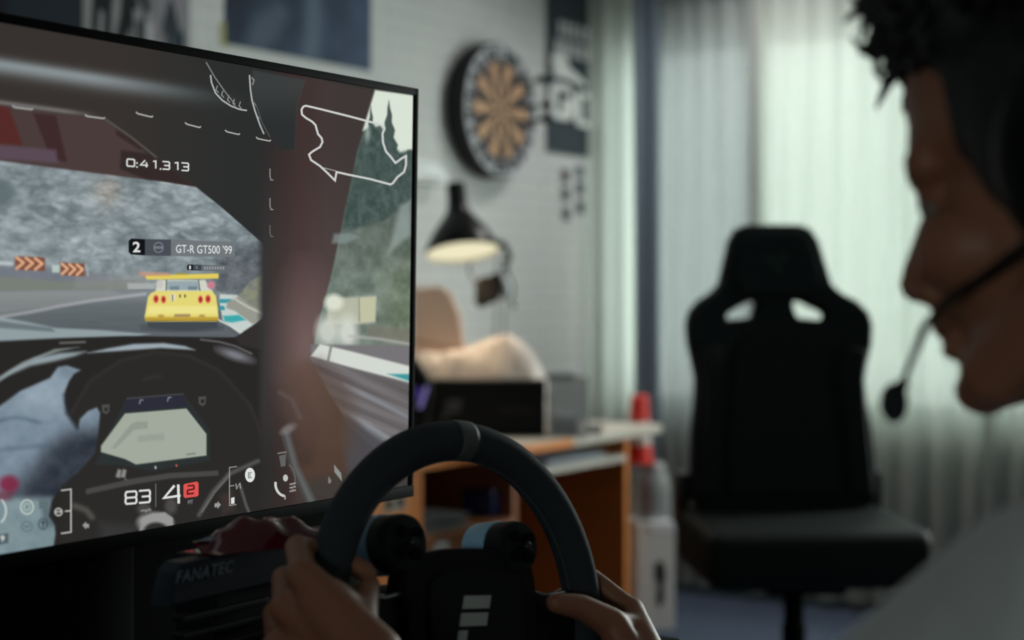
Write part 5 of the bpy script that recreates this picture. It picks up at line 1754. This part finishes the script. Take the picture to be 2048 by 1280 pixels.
# ------------------------------------------------------------------ steering wheel
sw = thing('steering_wheel', 'black racing simulator steering wheel with a white slanted logo on its hub', 'steering wheel', M=Matrix.Translation(W))
m_rim = mat('rim_suede_black', (42, 47, 52), 0.8, spec=0.15, var=0.15, scale=150, bump=0.3)
m_mark = mat('rim_marker_grey', (62, 66, 66), 0.6)
m_hubm = mat('hub_black', (15, 17, 17), 0.65, spec=0.1, var=0.1)
pts = [MW @ Vector((RR * math.cos(t), RR * math.sin(t), 0)) for t in [2 * math.pi * k / 96 for k in range(96)]]
obj('rim', tube(pts, RT, 20, closed=True), m_rim, sw, world=True, smooth=True)
pts = [MW @ Vector((RR * math.cos(t), RR * math.sin(t), 0)) for t in [math.radians(90 - 3.6 + 7.2 * k / 6) for k in range(7)]]
obj('centre_marker', tube(pts, RT + 0.0006, 20), m_mark, sw, world=True, smooth=True)
# stitched seam along the inside of the rim
pts = [MW @ Vector(((RR - RT) * math.cos(t), (RR - RT) * math.sin(t), 0.002)) for t in [2 * math.pi * k / 96 for k in range(96)]]
obj('seam', tube(pts, 0.0010, 6, closed=True), mat('thread_grey', (50, 52, 54), 0.8), sw, world=True, smooth=True)
hubp = [(-.062, .046), (-.03, .053), (.03, .053), (.062, .046), (.070, .030), (.072, -.045), (.045, -.075), (-.045, -.075), (-.072, -.045), (-.070, .030)]
me = outline([hubp], 0.010, 0.004, 3, smooth=True)
me.transform(MW)
hb_ = obj('hub', me, m_hubm, sw, world=True, smooth=50)
me = outline([[(x * .72, y * .78 - .004) for x, y in hubp]], 0.002, 0.0015, 2, smooth=True)
me.transform(MW @ Matrix.Translation((0, 0, 0.0145)))
obj('hub_plate', me, mat('hub_plate_black', (17, 19, 19), 0.6, spec=0.1), sw, world=True, smooth=50)
F_logo(MW @ axes((-0.006, 0.000, 0.0185), (1, 0, 0), (0, 1, 0), (0, 0, 1)), mat('logo_white', (150, 154, 152), 0.5), sw, 0.031, 0.0006)
m_spk = mat('spoke_anodised', (14, 16, 18), 0.45, 0.3, spec=0.2)
for sg in (-1, 1):
    spk = [(sg * .055, .022), (sg * .085, .016), (sg * .128, .020), (sg * .130, -.020), (sg * .09, -.030), (sg * .058, -.040)]
    me = outline([spk], 0.0035, 0.0012, 2)
    me.transform(MW)
    obj('spoke', me, m_spk, sw, world=True, smooth=40)
    e = [MW @ Vector((sg * .060, .0215, .006)), MW @ Vector((sg * .086, .0165, .006)), MW @ Vector((sg * .110, .0185, .006))]
    obj('spoke_edge', tube(e, 0.0011, 6), mat('edge_bare_metal', (190, 194, 194), 0.25, 0.9), sw, world=True)
me = outline([[(-.030, -.060), (.030, -.060), (.022, -.128), (-.022, -.128)]], 0.0035, 0.0012, 2)
me.transform(MW)
obj('spoke', me, m_spk, sw, world=True, smooth=40)
# button pods either side above the hub
m_pod = mat('pod_black', (15, 17, 19), 0.5, spec=0.15, var=0.1)
m_podb = mat('pod_side_screen_tint', (128, 172, 200), 0.45, 0.0)  # blue screen light put into the colour of the pod sides
for (cx, cy, rr) in ((-.072, .056, .0225), (.050, .054, .0215)):
    MP = MW @ Matrix.Translation((cx, cy, 0.0))
    pod = obj('button_pod', lathe([(rr * .9, -.006), (rr, -.004), (rr, .010), (rr * .94, .015), (rr * .7, .017)], 32, MP), m_pod, sw, world=True, smooth=40)
    obj('screen_lit_side', lathe([(rr + .0006, -.030), (rr + .001, -.028), (rr + .001, -.007), (rr + .0004, -.005)], 32, MP), m_podb, pod, world=True, smooth=40)
    for k in range(4):
        an = math.radians(40 + 90 * k)
        obj('button', lathe([(.0048, .015), (.0048, .020), (.0036, .0215)], 14, MP @ Matrix.Translation((rr * .5 * math.cos(an), rr * .5 * math.sin(an), 0))), m_matt, pod, world=True, smooth=40)
    obj('toggle', lathe([(.003, .015), (.003, .023), (.004, .025), (.002, .027)], 12, MP), m_met, pod, world=True, smooth=40)
    obj('pod_arm', tube([MW @ Vector((cx, cy, -.002)), MW @ Vector((cx * .75, cy * .72, .0)), MW @ Vector((cx * .55, .035, .0))], [.010, .008, .010], 10), m_hubm, sw, world=True, smooth=True)
    obj('arm_bolt', lathe([(.0045, 0), (.0045, .004), (.003, .005)], 12, MW @ Matrix.Translation((cx * .70, cy * .72, .008))), m_wire, sw, world=True, smooth=40)
    sg = -1 if cx < 0 else 1
    me = outline([[(sg * .055, .02), (sg * .10, .022), (sg * .110, .0), (sg * .106, -.03), (sg * .056, -.03)]], 0.0012, 0.0006, 1)
    me.transform(MW @ Matrix.Translation((0, 0, -0.032)))
    obj('shift_paddle', me, m_spk, sw, world=True)

# ================================================================== DRIVER
HS = 1.0
DF = 0.88                                        # depth of the nose tip
RH = Matrix.Rotation(math.radians(80 - 90), 4, 'Z') @ Matrix.Rotation(math.radians(-11), 4, 'X')
NOSE = Vector((0, 0.120, -0.036))
HC = at(1806, 584, DF) - RH.to_3x3() @ NOSE
MH = Matrix.Translation(HC) @ RH
NB = HC + Vector((0.005, -0.070, -0.150))        # base of the neck
SL = Vector((-4.531, -2.796, 0.907))             # shoulders, elbows
SR = Vector((-4.195, -2.860, 0.915))
EL = Vector((-4.503, -2.535, 0.690))
ER = Vector((-4.020, -2.560, 0.600))

def hand(side):
    """points of a fist round the rim: returns dict in world space"""
    phi = math.radians(174 if side < 0 else -15)
    er = MW0.to_3x3() @ Vector((math.cos(phi), math.sin(phi), 0))
    et = MW0.to_3x3() @ Vector((-math.sin(phi) * 1, math.cos(phi) * 1, 0)) * (1 if side > 0 else -1)
    if et.z < 0: et = -et
    o = W + er * RR
    a = math.radians(30 if side < 0 else 40)
    k = wn * math.cos(a) - et * math.sin(a)
    q = et * math.cos(a) + wn * math.sin(a)
    return o, er, k, q, et
body = bm_new()
WR = {}
for side in (-1, 1):
    o, er, k, q, et = hand(side)
    hs_ = 1.13 if side < 0 else 0.92
    P = lambda r_, k_, q_: o + er * r_ + k * (k_ * (hs_ if k_ > 0 else 1.0)) + q * (q_ * hs_)
    wr_ = P(0.016, 0.088, -0.004)
    WR[side] = wr_
    offs = (0.036, 0.012, -0.012, -0.034)
    ln = (0.96, 1.06, 1.0, 0.82)
    for j, (f, L) in enumerate(zip(offs, ln)):
        m0 = P(0.037 - 0.002 * abs(j - 1.2), -0.004 + 0.004 * abs(j - 1), f)
        p1 = P(0.014, -0.040 * L, f * 1.0 + 0.002)
        d1 = P(-0.017, -0.028 * L, f * 0.98)
        t1 = P(-0.0275, -0.004, f * 0.97)
        if side > 0:
            d1, t1 = P(-0.006, -0.036 * L, f * 0.98), P(-0.016, -0.028, f * 0.97)
        capsule(body, m0, p1, 0.0108, 0.0098)
        capsule(body, p1, d1, 0.0098, 0.0088)
        capsule(body, d1, t1, 0.0088, 0.0074)
        ell(body, m0 + er * 0.001, (0.0125, 0.0125, 0.0125))           # knuckle
        capsule(body, m0, P(0.020, 0.070, f * 0.55), 0.0125, 0.018)
    capsule(body, P(0.024, 0.020, 0.022), P(0.018, 0.074, 0.006), 0.015, 0.019)
    capsule(body, P(0.024, 0.020, -0.016), P(0.018, 0.074, -0.010), 0.015, 0.019)
    if side < 0:
        capsule(body, P(0.030, 0.016, 0.026), P(0.024, 0.072, 0.016), 0.016, 0.021)
        capsule(body, P(0.030, 0.016, -0.004), P(0.026, 0.072, -0.004), 0.016, 0.021)
    # thumb leaves the side of the palm near its base
    if side < 0:
        tb = [o + er * a_ + et * b_ + wn * c_ for a_, b_, c_ in ((.012, -.014, .048), (-.001, .006, .037), (-.014, .018, .028), (-.025, .026, .021))]
    else:
        tb = [o + er * a_ + et * b_ + wn * c_ for a_, b_, c_ in ((.012, -.022, .046), (-.004, .010, .035), (-.034, .020, .027), (-.060, .020, .023))]
    rr = [0.0175, 0.0135, 0.0110, 0.0085]
    for u in range(3):
        capsule(body, tb[u], tb[u + 1], rr[u], rr[u + 1])
    capsule(body, P(0.022, 0.02, 0.034), tb[1], 0.010, 0.011)           # web
    el = EL if side < 0 else ER
    mid = wr_.lerp(el, 0.55)
    capsule(body, wr_.lerp(o, 0.15), wr_, 0.024, 0.026)
    capsule(body, wr_, mid, 0.0255, 0.036)
    capsule(body, mid, el, 0.036, 0.040)
    sh = SL if side < 0 else SR
    capsule(body, el, el.lerp(sh, 0.5), 0.040, 0.046)
    capsule(body, el.lerp(sh, 0.5), sh, 0.046, 0.058)
# head
H = lambda c, r: ell(body, c, r, MH)
HCp = lambda a, b_, r0, r1: capsule(body, a, b_, r0, r1, MH)
H((0, -0.014, 0.036), (0.075, 0.097, 0.084))
H((0, 0.030, 0.045), (0.066, 0.060, 0.056))
H((0, 0.032, -0.030), (0.060, 0.056, 0.078))
H((0, 0.042, 0.052), (0.060, 0.050, 0.050))
H((0, 0.045, 0.034), (0.060, 0.049, 0.030))
for sg in (-1, 1):
    HCp((sg * 0.054, -0.005, -0.050), (sg * 0.030, 0.060, -0.088), 0.021, 0.019)
    HCp((sg * 0.060, -0.01, 0.0), (sg * 0.054, -0.005, -0.055), 0.020, 0.020)
    H((sg * 0.043, 0.058, -0.026), (0.024, 0.027, 0.024))
    HCp((sg * 0.010, 0.087, 0.022), (sg * 0.044, 0.070, 0.022), 0.0125, 0.012)
    H((sg * 0.031, 0.0730, 0.0062), (0.0140, 0.0122, 0.0090))
    H((sg * 0.011, 0.099, -0.040), (0.0085, 0.010, 0.0075))
    HCp((sg * 0.030, 0.060, -0.088), (0, 0.076, -0.092), 0.018, 0.016)
HCp((0, 0.080, 0.018), (0, 0.107, -0.028), 0.0085, 0.0105)
H((0, 0.1090, -0.034), (0.0115, 0.0115, 0.0105))
H((0, 0.088, -0.052), (0.020, 0.013, 0.012))
H((0, 0.0925, -0.0605), (0.022, 0.0105, 0.0062))
H((0, 0.0895, -0.0730), (0.020, 0.0105, 0.0068))
H((0, 0.082, -0.096), (0.020, 0.016, 0.014))
HCp((0, -0.030, -0.06), (0, -0.055, -0.10), 0.056, 0.056)
capsule(body, MH @ Vector((0, -0.045, -0.085)), NB, 0.056, 0.062)
# trunk and legs
CH = NB + Vector((0.01, -0.05, -0.20))
HI = Vector((NB.x + 0.02, NB.y - 0.10, 0.46))
ell(body, CH, (0.155, 0.105, 0.19))
capsule(body, SL + Vector((0.02, 0, 0)), NB + Vector((-0.03, 0, -0.03)), 0.055, 0.05)
capsule(body, SR + Vector((-0.02, 0, 0)), NB + Vector((0.03, 0, -0.03)), 0.055, 0.05)
capsule(body, CH, HI, 0.13, 0.14)
for sg in (-1, 1):
    hp_ = HI + Vector((sg * 0.09, 0.02, -0.03))
    kn = Vector((hp_.x + sg * 0.03, hp_.y + 0.42, 0.50))
    an = Vector((kn.x, kn.y + 0.16, 0.09))
    capsule(body, hp_, kn, 0.085, 0.058)
    capsule(body, kn, an, 0.056, 0.038)
    capsule(body, an + Vector((0, -0.03, -0.05)), an + Vector((0, 0.14, -0.06)), 0.038, 0.030)
me = remesh(body, 0.0030, 5, 0.5)
m_skin = mat('skin_brown', (128, 84, 63), 0.5, spec=0.35, var=0.08, scale=30, bump=0.15, bscale=300)
person = thing('person', 'person in a grey shirt and headset gripping the steering wheel, seen in profile', 'person', (HI.x, HI.y, 0))
bd = obj('body', me, m_skin, person, world=True, smooth=True)

# eyes, brows
m_eye = mat('eye_white', (120, 112, 106), 0.2, var=0.02)
m_iris = mat('eye_iris', (40, 26, 18), 0.15)
m_hair = mat('hair_black', (17, 16, 18), 0.55, spec=0.4, var=0.3, scale=200)
for sg in (-1, 1):
    b = bm_new(); ell(b, (sg * 0.031, 0.0725, 0.0035), (0.0115, 0.0115, 0.0115), MH)
    e = obj('eye', b, m_eye, person, world=True, smooth=True)
    b = bm_new(); ell(b, (sg * 0.031, 0.0825, 0.0020), (0.0055, 0.0024, 0.0055), MH)
    obj('iris', b, m_iris, e, world=True, smooth=True)
    b = bm_new(); capsule(b, (sg * 0.020, 0.0825, 0.0080), (sg * 0.042, 0.0735, 0.0065), 0.0022, 0.0016, MH)
    obj('eyelashes', b, m_hair, person, world=True, smooth=True)
    b = bm_new()
    capsule(b, (sg * 0.013, 0.0945, 0.0205), (sg * 0.034, 0.0830, 0.0235), 0.0036, 0.0034, MH)
    capsule(b, (sg * 0.034, 0.0830, 0.0235), (sg * 0.052, 0.0660, 0.0205), 0.0034, 0.0018, MH)
    obj('eyebrow', b, m_hair, person, world=True, smooth=True)
# hair: a close cap plus loose curls
hb = bm_new()
cap_ = bm_new()
ell(cap_, (0, -0.020, 0.046), (0.082, 0.103, 0.084), MH, 28)
ell(cap_, (0, 0.020, 0.078), (0.062, 0.062, 0.046), MH, 24)
ell(cap_, (0, 0.054, 0.100), (0.054, 0.034, 0.031), MH, 24)
ell(cap_, (-0.042, 0.034, 0.090), (0.030, 0.038, 0.032), MH, 24)
ell(cap_, (-0.058, -0.005, 0.020), (0.020, 0.045, 0.050), MH, 20)
ell(cap_, (0.058, -0.005, 0.020), (0.020, 0.045, 0.050), MH, 20)
cm = remesh(cap_, 0.004, 3)
hb.from_mesh(cm); bpy.data.meshes.remove(cm)
r = random.Random(21)
for _ in range(1500):
    u = r.uniform(-0.35, 1); th = r.uniform(0, 2 * math.pi)
    d = Vector((math.sqrt(1 - u * u) * math.cos(th), math.sqrt(1 - u * u) * math.sin(th), u))
    if d.y > 0.1 and d.z < 0.42: continue
    if d.y > -0.25 and d.z < 0.02: continue
    top = min(1.0, max(0.0, (d.z - 0.05) / 0.4))
    p = Vector((d.x * 0.080, -0.018 + d.y * 0.102, 0.048 + d.z * 0.083))
    L = 0.006 + 0.022 * top * r.uniform(0.5, 1.2)
    a_, b_, _n = frame_from(d)
    cr = 0.0025 + 0.0055 * top * r.random()
    ph = r.uniform(0, 6.28); tn = r.uniform(3.5, 7.5)
    pts = []
    for q in range(7):
        t = q / 6
        pts.append(MH @ (p + d * (L * t - 0.002) + (a_ * math.cos(ph + tn * t) + b_ * math.sin(ph + tn * t)) * cr * (0.3 + t)))
    rd = 0.0022 + 0.0018 * top
    tube(pts, [rd, rd, rd, rd * .95, rd * .85, rd * .65, rd * .3], 5, b=hb)
for _ in range(420):                              # curls of the fringe
    u = r.uniform(-0.7, 1); th = r.uniform(0, 2 * math.pi)
    d = Vector((math.sqrt(1 - u * u) * math.cos(th), math.sqrt(1 - u * u) * math.sin(th), u))
    if d.y < -0.2: continue
    p = Vector((-0.006 + d.x * 0.060, 0.052 + d.y * 0.034, 0.099 + d.z * 0.030))
    a_, b_, _n = frame_from(d)
    L = r.uniform(0.008, 0.024); cr = r.uniform(0.003, 0.007); ph = r.uniform(0, 6.28); tn = r.uniform(3.5, 7.0)
    pts = [MH @ (p + d * (L * t - 0.002) + (a_ * math.cos(ph + tn * t) + b_ * math.sin(ph + tn * t)) * cr * (0.3 + t)) for t in [q / 6 for q in range(7)]]
    tube(pts, [.0038, .0038, .0037, .0035, .003, .0022, .001], 5, b=hb)
# forelocks that hang over the brow
def lock(pix, r0, dpt=0.0):
    pts = smoothpath([at(x, y, d + dpt) for x, y, d in pix], 4)
    n = len(pts)
    tube(pts, [r0 * (1 - 0.85 * (i / (n - 1)) ** 1.5) for i in range(n)], 6, b=hb)
lock([(1900, 40, .88), (1850, 50, .875), (1800, 62, .87), (1766, 78, .87), (1742, 92, .87)], 0.0062)
lock([(1900, 20, .88), (1850, 20, .87), (1800, 35, .87), (1770, 55, .87)], 0.006)
lock([(1890, 110, .88), (1840, 125, .875), (1800, 140, .87), (1780, 160, .87), (1765, 190, .87), (1752, 218, .87)], 0.0058)
lock([(1900, 130, .88), (1860, 150, .875), (1830, 170, .87), (1812, 195, .87), (1806, 225, .87)], 0.0056)
lock([(1910, 150, .88), (1870, 165, .875), (1840, 185, .87), (1825, 205, .87), (1836, 222, .87)], 0.006)
lock([(1880, 90, .88), (1835, 105, .87), (1800, 122, .87), (1778, 150, .87)], 0.0065)
lock([(1880, 0, .88), (1830, -10, .87), (1790, 5, .87), (1762, 30, .87)], 0.006)
lock([(1900, 160, .87), (1880, 185, .865), (1862, 200, .865), (1850, 190, .865)], 0.007)
me = bpy.data.meshes.new('hair'); hb.to_mesh(me); hb.free()
obj('hair', me, m_hair, person, world=True, smooth=True)

# shirt
sb = bm_new()
ell(sb, CH + Vector((0, 0, 0.01)), (0.172, 0.122, 0.20))
capsule(sb, CH, HI, 0.148, 0.155)
for s_, e_ in ((SL, EL), (SR, ER)):
    sg = -1 if s_ is SL else 1
    capsule(sb, s_ + Vector((-sg * 0.02, 0, 0)), NB + Vector((sg * 0.03, -0.01, -0.035)), 0.068, 0.058)
    capsule(sb, s_, s_.lerp(e_, 0.45), 0.070, 0.064)
    capsule(sb, s_.lerp(e_, 0.45), s_.lerp(e_, 0.72), 0.064, 0.063)
pts = [NB + Vector((0.074 * math.cos(t), 0.070 * math.sin(t) - 0.006, 0.004 + 0.010 * -math.sin(t))) for t in [2 * math.pi * k / 24 for k in range(25)]]
for a, c in zip(pts, pts[1:]): capsule(sb, a, c, 0.012, 0.012, n=8)
me = remesh(sb, 0.005, 6)
co = np.empty(len(me.vertices) * 3, np.float32); me.vertices.foreach_get('co', co); co = co.reshape(-1, 3)
nz = np.empty_like(co); me.vertices.foreach_get('normal', nz.ravel())
wr2 = np.sin(co[:, 2] * 70 + 9 * np.sin(co[:, 1] * 18) + 6 * np.sin(co[:, 0] * 20)) * 0.5 + fbm(co[:, 0] * 22 + co[:, 2] * 9 + 50, co[:, 1] * 22 + 50, 3) - 0.5
co += nz * (wr2 * 0.0035)[:, None]
me.vertices.foreach_set('co', co.ravel()); me.update()
obj('shirt', me, mat('shirt_grey', (168, 172, 172), 0.9, var=0.08, scale=60, bump=0.4, bscale=500, sheen=0.2), person, world=True, smooth=True)
# trousers
tb_ = bm_new()
capsule(tb_, HI + Vector((-0.06, 0, 0)), HI + Vector((0.06, 0, 0)), 0.148, 0.148)
for sg in (-1, 1):
    hp_ = HI + Vector((sg * 0.09, 0.02, -0.03))
    kn = Vector((hp_.x + sg * 0.03, hp_.y + 0.42, 0.50))
    an = Vector((kn.x, kn.y + 0.16, 0.09))
    capsule(tb_, hp_, kn, 0.096, 0.070)
    capsule(tb_, kn, kn.lerp(an, 0.85), 0.068, 0.055)
obj('trousers', remesh(tb_, 0.008, 4), mat('trousers_dark', (30, 32, 38), 0.9), person, world=True, smooth=True)
for sg in (-1, 1):
    x = HI.x + sg * 0.12; y = HI.y + 0.60
    b = bm_new()
    capsule(b, (x, y - 0.04, 0.05), (x, y + 0.14, 0.042), 0.050, 0.042)
    bx((x - 0.048, y - 0.085, 0.0), (x + 0.048, y + 0.185, 0.022), 0.01, 2, b=b)
    obj('shoe', remesh(b, 0.006, 3), mat('shoe_dark', (28, 28, 30), 0.7), person, world=True, smooth=True)

# ------------------------------------------------------------------ headset
hs = thing('headset', 'black over-ear headset with a boom microphone on the driver\'s head', 'headset', MH @ Vector((0, -0.01, -0.05)))
m_hs = mat('headset_black', (6, 7, 8), 0.55, spec=0.2, var=0.1)
m_pad = mat('headset_cushion', (18, 21, 25), 0.8, spec=0.2, var=0.1)
for sg in (-1, 1):
    cc = Vector((sg * 0.0780, -0.034, -0.004))
    MC = MH @ axes(cc, (0, 1, 0), (0, 0, sg * 1.0) if sg > 0 else (0, 0, 1), (sg, 0, 0))
    MC = MH @ axes(cc, (0, 0.84, 0), (0, 0, 1.0), (sg, 0, 0))
    cp = obj('ear_cup', lathe([(0.047, 0.016), (0.048, 0.022), (0.046, 0.034), (0.036, 0.042), (0.012, 0.044)], 36, MC), m_hs, hs, world=True, smooth=50)
    obj('cushion', lathe([(0.030, -0.004), (0.044, -0.003), (0.050, 0.004), (0.050, 0.012), (0.046, 0.017)], 36, MC), m_pad, cp, world=True, smooth=50)
    obj('cup_plate', lathe([(0.028, 0.0435), (0.027, 0.0455), (0.004, 0.046)], 30, MC), m_matt, cp, world=True, smooth=50)
    yk = smoothpath([MH @ Vector((sg * 0.112, -0.034, 0.010)), MH @ Vector((sg * 0.114, -0.030, 0.050)), MH @ Vector((sg * 0.104, -0.024, 0.095))], 5)
    obj('yoke', tube(yk, 0.006, 8), m_hs, hs, world=True, smooth=True)
bandp = [MH @ Vector((0.108 * math.cos(t), -0.024, 0.070 + 0.098 * math.sin(t))) for t in [math.pi * k / 24 for k in range(25)]]
obj('headband', tube(bandp, 0.009, 10), m_hs, hs, world=True, smooth=True)
bp_ = smoothpath([MH @ Vector((-0.104, -0.010, -0.034)), at(1982, 545, .775), at(1905, 596, .778), at(1852, 652, .79), at(1832, 700, .80), at(1806, 764, .815)], 8)
n = len(bp_)
obj('boom', tube(bp_, [0.0036 - 0.0022 * (i / (n - 1)) for i in range(n)], 8), m_hs, hs, world=True, smooth=True)
b = bm_new()
D_ = 0.82
ell(b, (0, 0, 0), (27 / F * D_, 41 / F * D_, 0.008), axes(at(1788, 806, D_), RGT, UP, RGT.cross(UP)), 24)
mc = obj('microphone', b, mat('foam_black', (18, 24, 30), 0.95, var=0.3, scale=600, bump=0.6, bscale=900), hs, world=True, smooth=True)
b = bm_new()
obj('microphone_collar', tube([at(1806, 766, D_ - .004), at(1801, 778, D_)], 0.0032, 10), m_met, mc, world=True)
